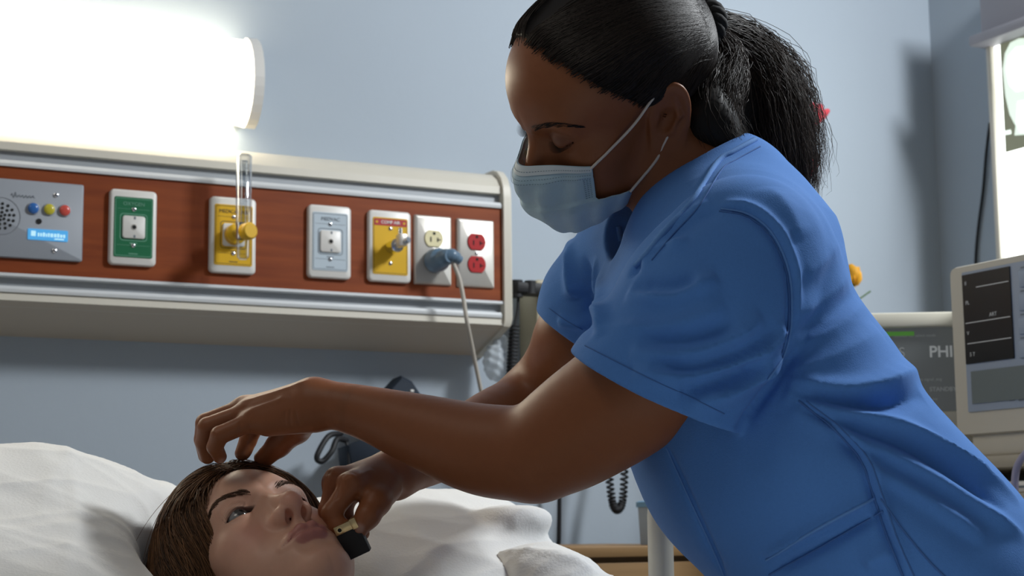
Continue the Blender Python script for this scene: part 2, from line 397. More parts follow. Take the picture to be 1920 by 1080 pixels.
# speaker grille
p = on_y(2, 405, yg); M_GRL = mat('grille_line', (0.17, 0.18, 0.20), 0.5)
bm = bmesh.new(); loft(bm, [[(p[0] + rr_ * math.cos(a_), yg - 0.0003, p[2] + rr_ * math.sin(a_)) for a_ in np.linspace(0, 2 * math.pi, 40, endpoint=False)] for rr_ in (0.0285, 0.0278)], cap=False); obj('grille_ring', bm, M_GRL, nc)
for rad, n in ((0.0, 1), (0.006, 6), (0.0125, 10), (0.019, 14)):
    for k in range(n):
        a_ = 2 * math.pi * (k + 0.3) / n
        bm = bmesh.new(); cyl(bm, (p[0] + rad * math.cos(a_), yg + 0.001, p[2] + rad * math.sin(a_)), (p[0] + rad * math.cos(a_), yg - 0.0005, p[2] + rad * math.sin(a_)), 0.0023, 10)
        obj('speaker_hole', bm, M_DARK, nc)

# flowmeter plugged into the yellow medical air outlet
M_GLASS = bpy.data.materials.new('clear_acrylic'); M_GLASS.use_nodes = True
nt = M_GLASS.node_tree; nt.nodes.clear()
out = nt.nodes.new('ShaderNodeOutputMaterial'); mx = nt.nodes.new('ShaderNodeMixShader'); tr = nt.nodes.new('ShaderNodeBsdfTransparent'); gl = nt.nodes.new('ShaderNodeBsdfGlossy')
lw = nt.nodes.new('ShaderNodeLayerWeight'); lw.inputs[0].default_value = 0.35; gl.inputs['Roughness'].default_value = 0.08; gl.inputs['Color'].default_value = (0.9, 0.92, 0.95, 1)
tr.inputs['Color'].default_value = (0.86, 0.88, 0.90, 1)
nt.links.new(lw.outputs['Facing'], mx.inputs[0]); nt.links.new(tr.outputs[0], mx.inputs[1]); nt.links.new(gl.outputs[0], mx.inputs[2]); nt.links.new(mx.outputs[0], out.inputs[0])
fy = YP - 0.055
pb = on_y(456, 478, fy); pt_ = on_y(457, 290, fy); pk = on_y(463, 433, fy - 0.03)
fm = thing('flowmeter', 'clear tube flowmeter with yellow knob standing before yellow outlet', 'flowmeter', (mcx, YP - 0.009, mcz))
ax = (pb[0] + pt_[0]) / 2; zk = on_y(456, 432, fy)[2]
bm = bmesh.new(); tube(bm, [(ax, fy, zk + 0.008), (ax, fy, pt_[2] - 0.003), (ax, fy, pt_[2])], [0.0125, 0.0125, 0.010], 24); auto(obj('outer_tube', bm, M_GLASS, fm), 40)
bm = bmesh.new(); tube(bm, [(ax, fy, zk + 0.008), (ax, fy, pt_[2] - 0.010)], [0.0045, 0.006], 18); auto(obj('inner_tube', bm, M_GLASS, fm), 40)
for k in range(9):
    z = zk + 0.025 + k * 0.0105
    bm = bmesh.new(); box(bm, (ax - 0.001, fy - 0.0067, z - 0.0004), (ax + 0.005, fy - 0.0060, z + 0.0004)); obj('scale_mark', bm, M_GRY, fm)
bm = bmesh.new(); tube(bm, [(ax, fy, zk - 0.014), (ax, fy, zk + 0.011)], [0.0115, 0.0115], 24); fb = auto(obj('valve_body', bm, M_CHROME, fm), 40)
bm = bmesh.new(); tube(bm, [(ax, fy, zk - 0.046), (ax, fy, zk - 0.042), (ax, fy, zk - 0.014)], [0.006, 0.010, 0.0105], 20); auto(obj('outlet_tube', bm, M_GLASS, fm), 40)
bm = bmesh.new(); tube(bm, [(mcx, YP - 0.010, mcz), (mcx, YP - 0.030, mcz), (ax - 0.002, fy, zk)], [0.008, 0.008, 0.008], 18); auto(obj('inlet_pipe', bm, M_CHROME, fm), 40)
bm = bmesh.new(); tube(bm, [(mcx, YP - 0.0125, mcz), (mcx, YP - 0.026, mcz), (mcx, YP - 0.028, mcz)], [0.0165, 0.0165, 0.014], 28); auto(obj('adapter_ring', bm, M_YEL, fm), 40)
bm = bmesh.new(); tube(bm, [(ax + 0.001, fy - 0.008, zk), (pk[0], fy - 0.020, pk[2])], [0.004, 0.004], 12); obj('knob_stem', bm, M_CHROME, fm)
n = 24; kd = Vector((0.25, -1, 0)).normalized(); kp = Vector((pk[0], fy - 0.018, pk[2]))
bm = bmesh.new(); tube(bm, [kp, kp + kd * 0.003, kp + kd * 0.016, kp + kd * 0.019], [0.011, 0.0135, 0.0135, 0.011], 28); auto(obj('knob', bm, M_YEL, fm), 40)

# blue plug and its grey cord
pg = thing('power_plug', 'blue hospital plug with beige cord hanging down the wall', 'plug', (ocx, YP - 0.009, ocz - 0.0195))
M_PLUG = mat('blue_plug', (0.15, 0.24, 0.34), 0.3, trans=0.25)
zp = ocz - 0.0195
bm = bmesh.new(); tube(bm, [(ocx, YP - 0.0095, zp), (ocx, YP - 0.012, zp), (ocx + 0.001, YP - 0.030, zp), (ocx + 0.003, YP - 0.036, zp), (ocx + 0.004, YP - 0.050, zp + 0.002), (ocx + 0.006, YP - 0.056, zp + 0.002)],
     [0.0195, 0.0205, 0.0195, 0.0150, 0.0140, 0.010], 28); auto(obj('plug_body', bm, M_PLUG, pg), 40)
bm = bmesh.new(); tube(bm, spline([(ocx + 0.002, YP - 0.046, zp + 0.003), (ocx + 0.014, YP - 0.052, zp + 0.004), (ocx + 0.028, YP - 0.050, zp - 0.003)], 6), [0.012] * 3 + [0.0115] * 4 + [0.010] * 3 + [0.008] * 3, 18); auto(obj('plug_elbow', bm, M_PLUG, pg), 60)
cy = YP - 0.05
cpts = [(ocx + 0.024, cy, zp - 0.001)] + [tuple(on_y(x, y, Yc)) for x, y, Yc in ((849, 489, cy), (861, 522, cy), (869, 560, cy), (875, 600, cy), (884, 645, 2.56), (893, 690, 2.58), (905, 745, 2.60), (925, 820, 2.62), (935, 900, 2.64), (930, 1000, 2.65), (920, 1150, 2.66))]
bm = bmesh.new(); tube(bm, spline(cpts, 6), 0.0036, 10); auto(obj('cord', bm, mat('beige_cord', (0.50, 0.46, 0.40), 0.5), pg), 60)
# ------------------------------------------------------------------ sculpting: smooth distance fields -> one continuous mesh
F32 = np.float32
def V3(*a): return np.array(a, F32)
def smin(a, b, k):
    h = np.maximum(k - np.abs(a - b), 0.0) / k
    return np.minimum(a, b) - h * h * (k * 0.25)
def smax(a, b, k): return -smin(-a, -b, k)
def nrm(Q): return np.sqrt(np.einsum('ij,ij->i', Q, Q))
def s_sphere(P, c, r): return nrm(P - np.asarray(c, F32)) - F32(r)
def s_ell(P, c, r, Rm=None):
    Q = P - np.asarray(c, F32)
    if Rm is not None: Q = Q @ np.asarray(Rm, F32)
    r = np.asarray(r, F32)
    k0 = nrm(Q / r); k1 = nrm(Q / (r * r))
    return np.where(k1 > 1e-6, k0 * (k0 - 1.0) / np.maximum(k1, 1e-6), -r.min())
def s_cone(P, a, b, ra, rb):
    # tapered capsule
    a = np.asarray(a, F32); b = np.asarray(b, F32)
    d = b - a; L2 = float(d @ d)
    q = P - a; qd = q @ d
    t = np.clip(qd * F32(1.0 / max(L2, 1e-12)), 0, 1)
    e2 = np.einsum('ij,ij->i', q, q) - t * (2 * qd - t * F32(L2))
    return np.sqrt(np.maximum(e2, 0)) - (F32(ra) + F32(rb - ra) * t)
def s_chain(P, pts, rads, k=0.01):
    out = None
    for i in range(len(pts) - 1):
        d = s_cone(P, pts[i], pts[i + 1], rads[i], rads[i + 1])
        out = d if out is None else smin(out, d, k)
    return out
def s_box(P, c, half, r, Rm=None):
    Q = P - np.asarray(c, F32)
    if Rm is not None: Q = Q @ np.asarray(Rm, F32)
    q = np.abs(Q) - (np.asarray(half, F32) - r)
    return np.linalg.norm(np.maximum(q, 0), axis=1) + np.minimum(q.max(1), 0) - r
def eval_chunks(fn, P, n=60000):
    return np.concatenate([fn(P[i:i + n]) for i in range(0, len(P), n)]).astype(F32) if len(P) else np.zeros(0, F32)
def sdf_surface(fn, lo, hi, h, slack=1.6, relax=2):
    lo = np.asarray(lo, F32); hi = np.asarray(hi, F32); B = 8
    nb = np.ceil((hi - lo) / (h * B)).astype(int); N = nb * B
    ax = [lo[i] + (np.arange(nb[i]) + 0.5) * h * B - 0.5 * h for i in range(3)]
    C = np.stack(np.meshgrid(*ax, indexing='ij'), -1).reshape(-1, 3).astype(F32)
    dc = eval_chunks(fn, C)
    act = np.abs(dc) < h * B * 0.87 * slack
    D = np.repeat(np.repeat(np.repeat(dc.reshape(nb), B, 0), B, 1), B, 2).astype(F32)
    off = np.stack(np.meshgrid(*[np.arange(B)] * 3, indexing='ij'), -1).reshape(-1, 3)
    bi = np.stack(np.unravel_index(np.nonzero(act)[0], nb), -1) * B
    idx = (bi[:, None, :] + off[None]).reshape(-1, 3)
    vals = eval_chunks(fn, (lo + idx * h).astype(F32))
    D[idx[:, 0], idx[:, 1], idx[:, 2]] = vals
    S = (D < 0)
    s8 = np.zeros(N - 1, np.uint8)
    for i in (0, 1):
        for j in (0, 1):
            for k in (0, 1):
                s8 += S[i:N[0] - 1 + i, j:N[1] - 1 + j, k:N[2] - 1 + k]
    cells = np.stack(np.nonzero((s8 > 0) & (s8 < 8)), -1)
    K = len(cells)
    acc = np.zeros((K, 3)); cnt = np.zeros(K)
    corners = [(i, j, k) for i in (0, 1) for j in (0, 1) for k in (0, 1)]
    val = {c: D[cells[:, 0] + c[0], cells[:, 1] + c[1], cells[:, 2] + c[2]] for c in corners}
    for a in corners:
        for axn in range(3):
            if a[axn] == 0:
                b = list(a); b[axn] = 1; b = tuple(b)
                va, vb = val[a], val[b]; m = (va < 0) != (vb < 0)
                t = np.where(m, va / np.where(m, va - vb, 1), 0)
                p = np.tile(np.array(a, float), (K, 1)); p[:, axn] = t
                acc[m] += p[m]; cnt[m] += 1
    V = lo + (cells + acc / cnt[:, None]) * h
    ids = np.full(N - 1, -1, np.int32); ids[cells[:, 0], cells[:, 1], cells[:, 2]] = np.arange(K)
    quads = []
    for axn in range(3):
        u, w = (axn + 1) % 3, (axn + 2) % 3
        sl0 = [slice(1, N[0] - 1), slice(1, N[1] - 1), slice(1, N[2] - 1)]; sl1 = list(sl0)
        sl0[axn] = slice(0, N[axn] - 1); sl1[axn] = slice(1, N[axn])
        A, Bq = S[tuple(sl0)], S[tuple(sl1)]
        e = np.stack(np.nonzero(A != Bq), -1)
        if not len(e): continue
        ins = A[e[:, 0], e[:, 1], e[:, 2]]
        g = e + 1; g[:, axn] -= 1
        def cid(du, dw):
            q = g.copy(); q[:, u] += du; q[:, w] += dw
            return ids[q[:, 0], q[:, 1], q[:, 2]]
        q4 = np.stack([cid(-1, -1), cid(0, -1), cid(0, 0), cid(-1, 0)], -1)
        q4 = np.where(ins[:, None], q4, q4[:, ::-1])
        quads.append(q4[(q4 >= 0).all(1)])
    Q = np.concatenate(quads)
    V = V.astype(F32)
    for _ in range(relax):
        V = newton(fn, V, h)
    return V, Q
def grad(fn, V, e):
    g = np.zeros_like(V); d = 0
    for k in ((1, -1, -1), (-1, -1, 1), (-1, 1, -1), (1, 1, 1)):
        v = eval_chunks(fn, V + np.array(k, F32) * e); g += v[:, None] * np.array(k, F32); d = d + v
    return g / (4 * e), d / 4
def newton(fn, V, h):
    g, d = grad(fn, V, F32(h * 0.25))
    n2 = np.maximum((g * g).sum(1), 0.05)
    return V - np.clip(d / n2, -h * 0.6, h * 0.6)[:, None] * g
def crop(V, Q, keep):
    k = keep[Q].all(1); Q = Q[k]
    use = np.unique(Q); m = np.full(len(V), -1, np.int64); m[use] = np.arange(len(use))
    return V[use], m[Q]
def mesh_from(name, V, Q, cols=None):
    me = bpy.data.meshes.new(name)
    me.vertices.add(len(V)); me.vertices.foreach_set('co', np.ascontiguousarray(V, F32).ravel())
    k = Q.shape[1]
    me.loops.add(len(Q) * k); me.loops.foreach_set('vertex_index', np.ascontiguousarray(Q, np.int32).ravel())
    me.polygons.add(len(Q)); me.polygons.foreach_set('loop_start', np.arange(len(Q), dtype=np.int32) * k)
    me.polygons.foreach_set('use_smooth', np.ones(len(Q), bool))
    if cols is not None:
        at = me.color_attributes.new('tint', 'FLOAT_COLOR', 'POINT')
        at.data.foreach_set('color', np.concatenate([cols, np.ones((len(cols), 1))], 1).astype(F32).ravel())
    me.update(); me.validate()
    return me
def vnormals(V, Q):
    n = np.cross(V[Q[:, 2]] - V[Q[:, 0]], V[Q[:, 3]] - V[Q[:, 1]])
    out = np.zeros_like(V)
    for k in range(4): np.add.at(out, Q[:, k], n)
    return out / np.maximum(np.linalg.norm(out, axis=1, keepdims=True), 1e-12)
def march(fn, px, py, d0=0.9, d1=2.6):
    # where the sight line through a pixel meets the sculpted surface
    P = [CAM + ray(x, y) * d0 for x, y in zip(px, py)]; Rr = [ray(x, y) / np.linalg.norm(ray(x, y)) for x, y in zip(px, py)]
    P = np.array(P, F32); Rr = np.array(Rr, F32)
    for _ in range(90):
        P = P + Rr * (eval_chunks(fn, P) * 0.8)[:, None]
    return P
def polyline_dist(V, pts):
    best = np.full(len(V), 1e9, F32); tt = np.zeros(len(V), F32); n = len(pts) - 1
    for i in range(n):
        a, b = pts[i].astype(F32), pts[i + 1].astype(F32); d = b - a
        t = np.clip(((V - a) @ d) / max(float(d @ d), 1e-12), 0, 1)
        e = np.linalg.norm(V - a - t[:, None] * d, axis=1)
        m = e < best; best[m] = e[m]; tt[m] = (i + t[m]) / n
    return best, tt
def crease(V, Nn, fn, folds):
    # folds: (pixel polyline, width, height): ridges (+) and grooves (-) pressed along the cloth or skin
    V = V.copy(); D = np.zeros(len(V), F32)
    pix = [np.array(spline([(x, y, 0) for x, y in pl], 4)) for pl, w, a in folds]
    allp = np.concatenate(pix); all3 = march(fn, allp[:, 0], allp[:, 1]); o = 0
    for (pl, w, a), pts in zip(folds, pix):
        p3 = all3[o:o + len(pts)]; o += len(pts)
        lo, hi = p3.min(0) - 4 * w, p3.max(0) + 4 * w
        m = ((V > lo) & (V < hi)).all(1)
        if not m.any(): continue
        e, t = polyline_dist(V[m], p3)
        fade = np.clip(np.minimum(t, 1 - t) * 5, 0, 1) ** 0.7
        D[m] += a * (0.5 * np.exp(-(e / w) ** 2) + 0.5 * np.exp(-e / (0.75 * w))) * fade
    return V + Nn * D[:, None]
def strands(name, curves, rads, m, parent=None, n=3, cols=None, taper=True):
    # many thin tapering hairs as one mesh; curves (S,K,3)
    C = np.asarray(curves, F32); S, K, _ = C.shape
    T = np.gradient(C, axis=1); T /= np.maximum(np.linalg.norm(T, axis=2, keepdims=True), 1e-9)
    ref = np.array([0.31, 0.52, 0.79], F32)
    X = np.cross(T, ref); X /= np.maximum(np.linalg.norm(X, axis=2, keepdims=True), 1e-9); Y = np.cross(T, X)
    prof = (1 - 0.75 * np.linspace(0, 1, K) ** 2) if taper else np.ones(K)
    r = np.asarray(rads, F32).reshape(-1, 1) * prof[None]
    rings = [C + (X * math.cos(2 * math.pi * j / n) + Y * math.sin(2 * math.pi * j / n)) * r[..., None] for j in range(n)]
    V = np.stack(rings, 2).reshape(-1, 3)
    base = np.arange(S)[:, None, None] * K * n + np.arange(K - 1)[None, :, None] * n
    j = np.arange(n)[None, None]
    Q = np.stack([base + j, base + (j + 1) % n, base + n + (j + 1) % n, base + n + j], -1).reshape(-1, 4)
    cc = None
    if cols is not None: cc = np.repeat(cols, K * n, 0)
    return link(name, mesh_from(name, V, Q, cc), m, parent)
def tint_mat(name, rough=0.5, spec=0.4, sss=0.0, radius=(0.012, 0.005, 0.003), nz=0.06, nscale=120, bump=0.05, bscale=700, sheen=0.0):
    # colour comes from the modelled tint of each region (lips, brows, skin)
    m = bpy.data.materials.new(name); m.use_nodes = True; nt = m.node_tree; b = nt.nodes['Principled BSDF']
    at = nt.nodes.new('ShaderNodeAttribute'); at.attribute_name = 'tint'
    tc = nt.nodes.new('ShaderNodeTexCoord'); n = nt.nodes.new('ShaderNodeTexNoise'); n.inputs['Scale'].default_value = nscale; n.inputs['Detail'].default_value = 4
    nt.links.new(tc.outputs['Object'], n.inputs['Vector'])
    hs = nt.nodes.new('ShaderNodeMix'); hs.data_type = 'RGBA'; hs.blend_type = 'MULTIPLY'; hs.inputs[0].default_value = 1.0
    mr = nt.nodes.new('ShaderNodeMapRange'); mr.inputs[3].default_value = 1 - nz; mr.inputs[4].default_value = 1 + nz
    nt.links.new(n.outputs['Fac'], mr.inputs[0]); nt.links.new(at.outputs['Color'], hs.inputs[6]); nt.links.new(mr.outputs[0], hs.inputs[7])
    nt.links.new(hs.outputs[2], b.inputs['Base Color'])
    b.inputs['Roughness'].default_value = rough; b.inputs['Specular IOR Level'].default_value = spec; b.inputs['Sheen Weight'].default_value = sheen
    if sss:
        b.inputs['Subsurface Weight'].default_value = sss; b.inputs['Subsurface Radius'].default_value = radius; b.inputs['Subsurface Scale'].default_value = 1.0
    if bump:
        n2 = nt.nodes.new('ShaderNodeTexNoise'); n2.inputs['Scale'].default_value = bscale; nt.links.new(tc.outputs['Object'], n2.inputs['Vector'])
        bp = nt.nodes.new('ShaderNodeBump'); bp.inputs['Strength'].default_value = bump; bp.inputs['Distance'].default_value = 0.001
        nt.links.new(n2.outputs['Fac'], bp.inputs['Height']); nt.links.new(bp.outputs[0], b.inputs['Normal'])
    return m
def smooth01(x): x = np.clip(x, 0, 1); return x * x * (3 - 2 * x)
# ------------------------------------------------------------------ heads (local axes: x = person's left, y = back, z = up; metres)
EYE = (0.0315, -0.0660, 0.0150); EYER = 0.0122
def fold_x(P):
    A = P.copy(); A[:, 0] = np.abs(A[:, 0]); return A
def rotm(ax, deg):
    return np.array(Matrix.Rotation(R(deg), 3, ax), F32)
EAR_R = rotm('Z', -24) @ rotm('X', -14)
def s_ear(A, c, Rm, sc=1.0):
    Q = (A - np.asarray(c, F32)) @ Rm / sc
    u, v, w = Q[:, 0], Q[:, 1], Q[:, 2]
    vv = v + 0.10 * w - np.where(w < 0, 0.10 * w, 0)
    wid = np.where(w > 0, 0.0185, 0.0185 + 0.22 * np.minimum(w + 0.004, 0))
    e = np.sqrt((vv / np.maximum(wid, 0.008)) ** 2 + (w / 0.0315) ** 2)
    disc = np.maximum(np.abs(u + 0.10 * vv) - 0.0032, (e - 1) * 0.017)
    ring = np.sqrt(((e - 0.90) * 0.018) ** 2 + (u - 0.0015) ** 2) - np.where(w > -0.020, 0.0034, 0.0042)
    d = smin(disc, ring, 0.004)
    anti = s_chain(Q, [V3(0.002, -0.002, 0.020), V3(0.0035, 0.0075, 0.004), V3(0.0035, 0.004, -0.012), V3(0.002, -0.004, -0.0155)], [0.002, 0.0028, 0.0028, 0.002], 0.004)
    d = smin(d, anti, 0.003)
    d = smax(d, -s_ell(Q, (0.006, -0.0025, -0.004), (0.0075, 0.0075, 0.0125)), 0.004)
    d = smin(d, s_ell(Q, (0.002, -0.0125, -0.006), (0.0035, 0.0035, 0.006)), 0.003)
    return d * 0.8 * sc
def lens2(x, z, w, up, dn):
    ru = (w * w + up * up) / (2 * up); rd = (w * w + dn * dn) / (2 * dn)
    return np.maximum(np.hypot(x, z - (up - ru)) - ru, np.hypot(x, z + (dn - rd)) - rd)
UPLIP = ([V3(0, -0.0930, -0.0552), V3(0.0060, -0.0938, -0.0542), V3(0.016, -0.0885, -0.0566), V3(0.0285, -0.0792, -0.0610)], [0.0040, 0.0043, 0.0038, 0.0022])
LOLIP = ([V3(0, -0.0922, -0.0645), V3(0.010, -0.0900, -0.0642), V3(0.0275, -0.0795, -0.0620)], [0.0056, 0.0050, 0.0020])
def s_head(P, lids='open', ear=True, ear_c=(0.0735, 0.016, -0.004), ear_R=EAR_R, ear_s=1.0, nose_w=1.0, lip_w=1.0, fore=0.0):
    A = fold_x(P)
    d = s_ell(P, (0, 0.018, 0.047), (0.0745, 0.096, 0.080))
    d = smin(d, s_ell(P, (0, -0.028 - fore * 0.4, 0.042 + fore), (0.0625, 0.060, 0.060)), 0.03)
    d = smin(d, s_ell(P, (0, -0.026, -0.022), (0.0560, 0.056, 0.062)), 0.03)
    d = smin(d, s_cone(A, (0.0500, -0.004, -0.050), (0.014, -0.064, -0.090), 0.019, 0.016), 0.03)
    d = smin(d, s_sphere(P, (0, -0.0735, -0.0900), 0.0165), 0.03)
    d = smin(d, s_ell(A, (0.0430, -0.045, -0.008), (0.021, 0.023, 0.016)), 0.022)
    d = smin(d, s_ell(A, (0.0340, -0.052, -0.045), (0.0215, 0.021, 0.028)), 0.028)
    d = smin(d, s_cone(A, (0.008, -0.0775, 0.0325), (0.041, -0.0645, 0.0335), 0.0080, 0.0095), 0.016)
    d = smax(d, -s_ell(A, (0.0315, -0.0925, 0.0150), (0.0205, 0.0165, 0.0130)), 0.014)
    # lids and eye opening
    lid = s_sphere(A, EYE, EYER + 0.0017)
    d = smin(d, lid, 0.0045)
    ex, ez = A[:, 0] - EYE[0], A[:, 2] - EYE[2]
    fr = A[:, 1] - (EYE[1] + 0.001)
    if lids == 'open':
        zt = ez + 0.08 * ex
        ap = np.maximum(lens2(ex, zt, 0.0158, 0.0060, 0.0050), fr)
        d = smin(d, np.maximum(s_sphere(A, EYE, EYER + 0.0026), np.maximum(np.abs(zt - 0.0085 + 8 * ex * ex) - 0.0010, np.abs(ex) - 0.013)), 0.003)
        d = smax(d, -ap, 0.0012)
    else:
        zt = ez + 0.0055 - 22 * ex * ex
        cr = np.maximum(np.maximum(np.abs(zt) - 0.0006, fr), np.abs(ex) - 0.0145)
        d = smin(d, np.maximum(s_sphere(A, EYE, EYER + 0.0030), np.maximum(zt * -1, np.abs(ex) - 0.013)), 0.003)
        d = smax(d, -cr, 0.0018)
    # nose
    n = s_cone(P, (0, -0.0775, 0.024), (0, -0.1015, -0.018), 0.0064, 0.0090)
    n = smin(n, s_cone(A, (0.0035, -0.072, 0.012), (0.0095 * nose_w, -0.0830, -0.022), 0.0065, 0.0105), 0.012)
    n = smin(n, s_sphere(P, (0, -0.1040, -0.0235), 0.0100 * (0.5 + 0.5 * nose_w)), 0.008)
    n = smin(n, s_ell(A, (0.0122 * nose_w, -0.0920, -0.0275), (0.0078, 0.0112, 0.0086)), 0.005)
    n = smin(n, s_cone(P, (0, -0.1050, -0.0290), (0, -0.0900, -0.0395), 0.0050, 0.0044), 0.004)
    d = smin(d, n, 0.008)
    d = smax(d, -s_ell(A, (0.0074 * nose_w, -0.0960, -0.0350), (0.0041, 0.0078, 0.0092)), 0.0018)
    # mouth
    d = smin(d, s_ell(P, (0, -0.0690, -0.0590), (0.0310, 0.0235, 0.0270)), 0.014)
    d = smax(d, -s_cone(P, (0, -0.0990, -0.0430), (0, -0.1000, -0.0490), 0.0030, 0.0030), 0.004)
    lips = smin(s_chain(A, *UPLIP, 0.006), s_chain(A, *LOLIP, 0.006), 0.001)
    d = smin(d, lips, 0.0055)
    d = smax(d, -s_chain(A, [V3(0, -0.1010, -0.0590), V3(0.012, -0.0968, -0.0593), V3(0.0290, -0.0815, -0.0615)], [0.0008, 0.0008, 0.0004], 0.002), 0.0022)
    d = smax(d, -s_cone(A, (0, -0.1010, -0.0775), (0.012, -0.0980, -0.0765), 0.0085, 0.0070), 0.012)
    if ear: d = smin(d, s_ear(A, ear_c, ear_R, ear_s), 0.006)
    return d
def lip_mask(L):
    A = fold_x(L)
    m = np.minimum(s_chain(A, *UPLIP, 0.004), s_chain(A, *LOLIP, 0.004))
    return smooth01(1 - (m - 0.0003) / 0.0016) * (L[:, 1] < -0.07)
def eyeball(name, RT_, T_, side, gaze, iris, parent):
    # gaze: direction in head axes
    n1, n2 = 24, 32; V = []; C = []
    g = Vector(gaze).normalized(); x, y, _ = frame_from(g)
    for i in range(n1 + 1):
        th = math.pi * (i / n1) ** 1.35
        bulge = 0.0006 * max(0, 1 - (th / 0.55) ** 2)
        col = (0.004, 0.004, 0.005) if th < 0.20 else (iris if th < 0.62 else ((iris[0] * 0.35, iris[1] * 0.35, iris[2] * 0.35) if th < 0.68 else (0.26, 0.25, 0.25)))
        for j in range(n2):
            a = 2 * math.pi * j / n2
            p = (g * math.cos(th) + (x * math.cos(a) + y * math.sin(a)) * math.sin(th)) * (EYER + bulge)
            V.append((p.x + side * EYE[0], p.y + EYE[1], p.z + EYE[2])); C.append(col)
    V = np.array(V, F32) @ RT_.T + T_
    Q = np.array([[i * n2 + j, i * n2 + (j + 1) % n2, (i + 1) * n2 + (j + 1) % n2, (i + 1) * n2 + j] for i in range(n1) for j in range(n2)])
    return link(name, mesh_from(name, V.astype(F32), Q[:, ::-1], np.array(C)), M_EYE, parent)
M_EYE = tint_mat('eye_surface', 0.12, 0.5, nz=0.1, nscale=900, bump=0)
M_SKIN_P = tint_mat('fair_skin', 0.46, 0.4, sss=0.25, nz=0.05, bump=0.06, bscale=900)
M_SKIN_N = tint_mat('brown_skin', 0.45, 0.30, sss=0.12, radius=(0.008, 0.003, 0.002), nz=0.07, bump=0.08, bscale=900)
# ------------------------------------------------------------------ patient lying on the pillow
PR = np.array([[0.9605, 0.0598, -0.2717], [0.19, 0.5722, 0.7978], [0.2032, -0.8179, 0.5383]], F32)
PT = np.array([0.5778, 1.6539, 0.9534], F32)
PS = np.array([1, 1, 0.95], F32)
def p_local(P): return ((P - PT) @ PR) / PS
def p_world(L): return (np.asarray(L, F32) * PS) @ PR.T + PT
def s_patient(P):
    L = p_local(P)
    d = s_head(L, 'open', nose_w=1.12)
    d = smin(d, s_cone(L, (0, 0.018, -0.045), (0, 0.036, -0.150), 0.050, 0.050), 0.03)
    d = smin(d, s_cone(fold_x(L), (0.02, 0.060, -0.205), (0.150, 0.075, -0.225), 0.050, 0.048), 0.05)
    return d * 0.96
corn = p_world([[sx * 0.22, sy, sz] for sx in (-1, 1) for sy in (-0.125, 0.135) for sz in (-0.30, 0.14)])
V1, Q1 = sdf_surface(s_patient, PT - 0.155, PT + 0.155, 0.0014)
V1, Q1 = crop(V1, Q1, p_local(V1)[:, 2] > -0.118)
V2, Q2 = sdf_surface(s_patient, corn.min(0), corn.max(0), 0.005)
V2, Q2 = crop(V2, Q2, p_local(V2)[:, 2] < -0.113)
V = np.concatenate([V1, V2]); Q = np.concatenate([Q1, Q2 + len(V1)])
L = p_local(V)
skin = np.array([0.62, 0.350, 0.245]); lipc = np.array([0.45, 0.185, 0.152]); blush = np.array([0.62, 0.275, 0.205])
m = lip_mask(L)[:, None]
bl = np.exp(-(((np.abs(L[:, 0]) - 0.040) / 0.018) ** 2 + ((L[:, 2] + 0.022) / 0.018) ** 2))[:, None] * (L[:, 1:2] < -0.02)
nb = np.exp(-((L[:, 0] / 0.012) ** 2 + ((L[:, 2] + 0.026) / 0.012) ** 2))[:, None] * (L[:, 1:2] < -0.07)
cols = skin * (1 - 0.6 * np.maximum(bl, nb)) + blush * 0.6 * np.maximum(bl, nb)
cols = cols * (1 - m) + lipc * m
A = fold_x(L); ex, ez = A[:, 0] - EYE[0], A[:, 2] - EYE[2] + 0.08 * (A[:, 0] - EYE[0])
le = np.abs(lens2(ex, ez, 0.0158, 0.0060, 0.0050))
eyem = (smooth01(1 - le / 0.0016) * 0.75 * (L[:, 1] < -0.05))[:, None]
cols = cols * (1 - eyem) + np.array([0.07, 0.035, 0.03]) * eyem
pat = thing('person', 'patient with long brown hair lying back on white pillow, looking up', 'person', tuple(PT + np.array([0, 0, -0.10])))
link('body', mesh_from('body', V, Q, cols), M_SKIN_P, pat)
for s in (-1, 1):
    eyeball('eye', PR, PT, s, (0.16, -0.98, 0.04), (0.050, 0.045, 0.042), pat)
# hair ---------------------------------------------------------------
def s_face_cut(L):
    return s_ell(L, (0, -0.105, -0.020), (0.079, 0.086, 0.103))
def s_phair_l(L):
    A = L * np.array([-1, 1, 1], F32)
    d = s_ell(L, (0, 0.018, 0.047), (0.0745, 0.096, 0.080))
    d = smin(d, s_ell(L, (0, -0.028, 0.042), (0.0625, 0.060, 0.060)), 0.03)
    d = d - 0.0015 - 0.0135 * smooth01(s_face_cut(L) / 0.045)
    d = smin(d, s_chain(L, [V3(0.062, 0.02, 0.0), V3(0.060, 0.035, -0.06), V3(0.055, 0.05, -0.12)], [0.022, 0.024, 0.024], 0.02), 0.03)
    d = smin(d, s_chain(A, [V3(0.074, 0.010, 0.03), V3(0.082, 0.014, -0.04), V3(0.084, 0.020, -0.11), V3(0.086, 0.030, -0.18)], [0.022, 0.027, 0.027, 0.022], 0.02), 0.03)
    return smax(d, -s_face_cut(L), 0.004)
def s_pcomb_l(L):
    return smin(s_phair_l(L), s_head(L, 'open', ear=False) - 0.0008, 0.004)
def s_phair(P): return s_phair_l(p_local(P)) * 0.9
M_HAIR_P = tint_mat('brown_hair', 0.45, 0.3, nz=0.25, nscale=60, bump=0)
M_CORE = tint_mat('hair_undercoat', 0.8, 0.1, nz=0.4, nscale=90, bump=0)
hb = p_world([[sx * 0.13, sy, sz] for sx in (-1, 1) for sy in (-0.10, 0.14) for sz in (-0.22, 0.15)])
Vh, Qh = sdf_surface(s_phair, hb.min(0), hb.max(0), 0.004)
ho = link('hair', mesh_from('hair', Vh, Qh, np.tile(np.array([[0.040, 0.022, 0.012]]), (len(Vh), 1))), M_CORE, pat)
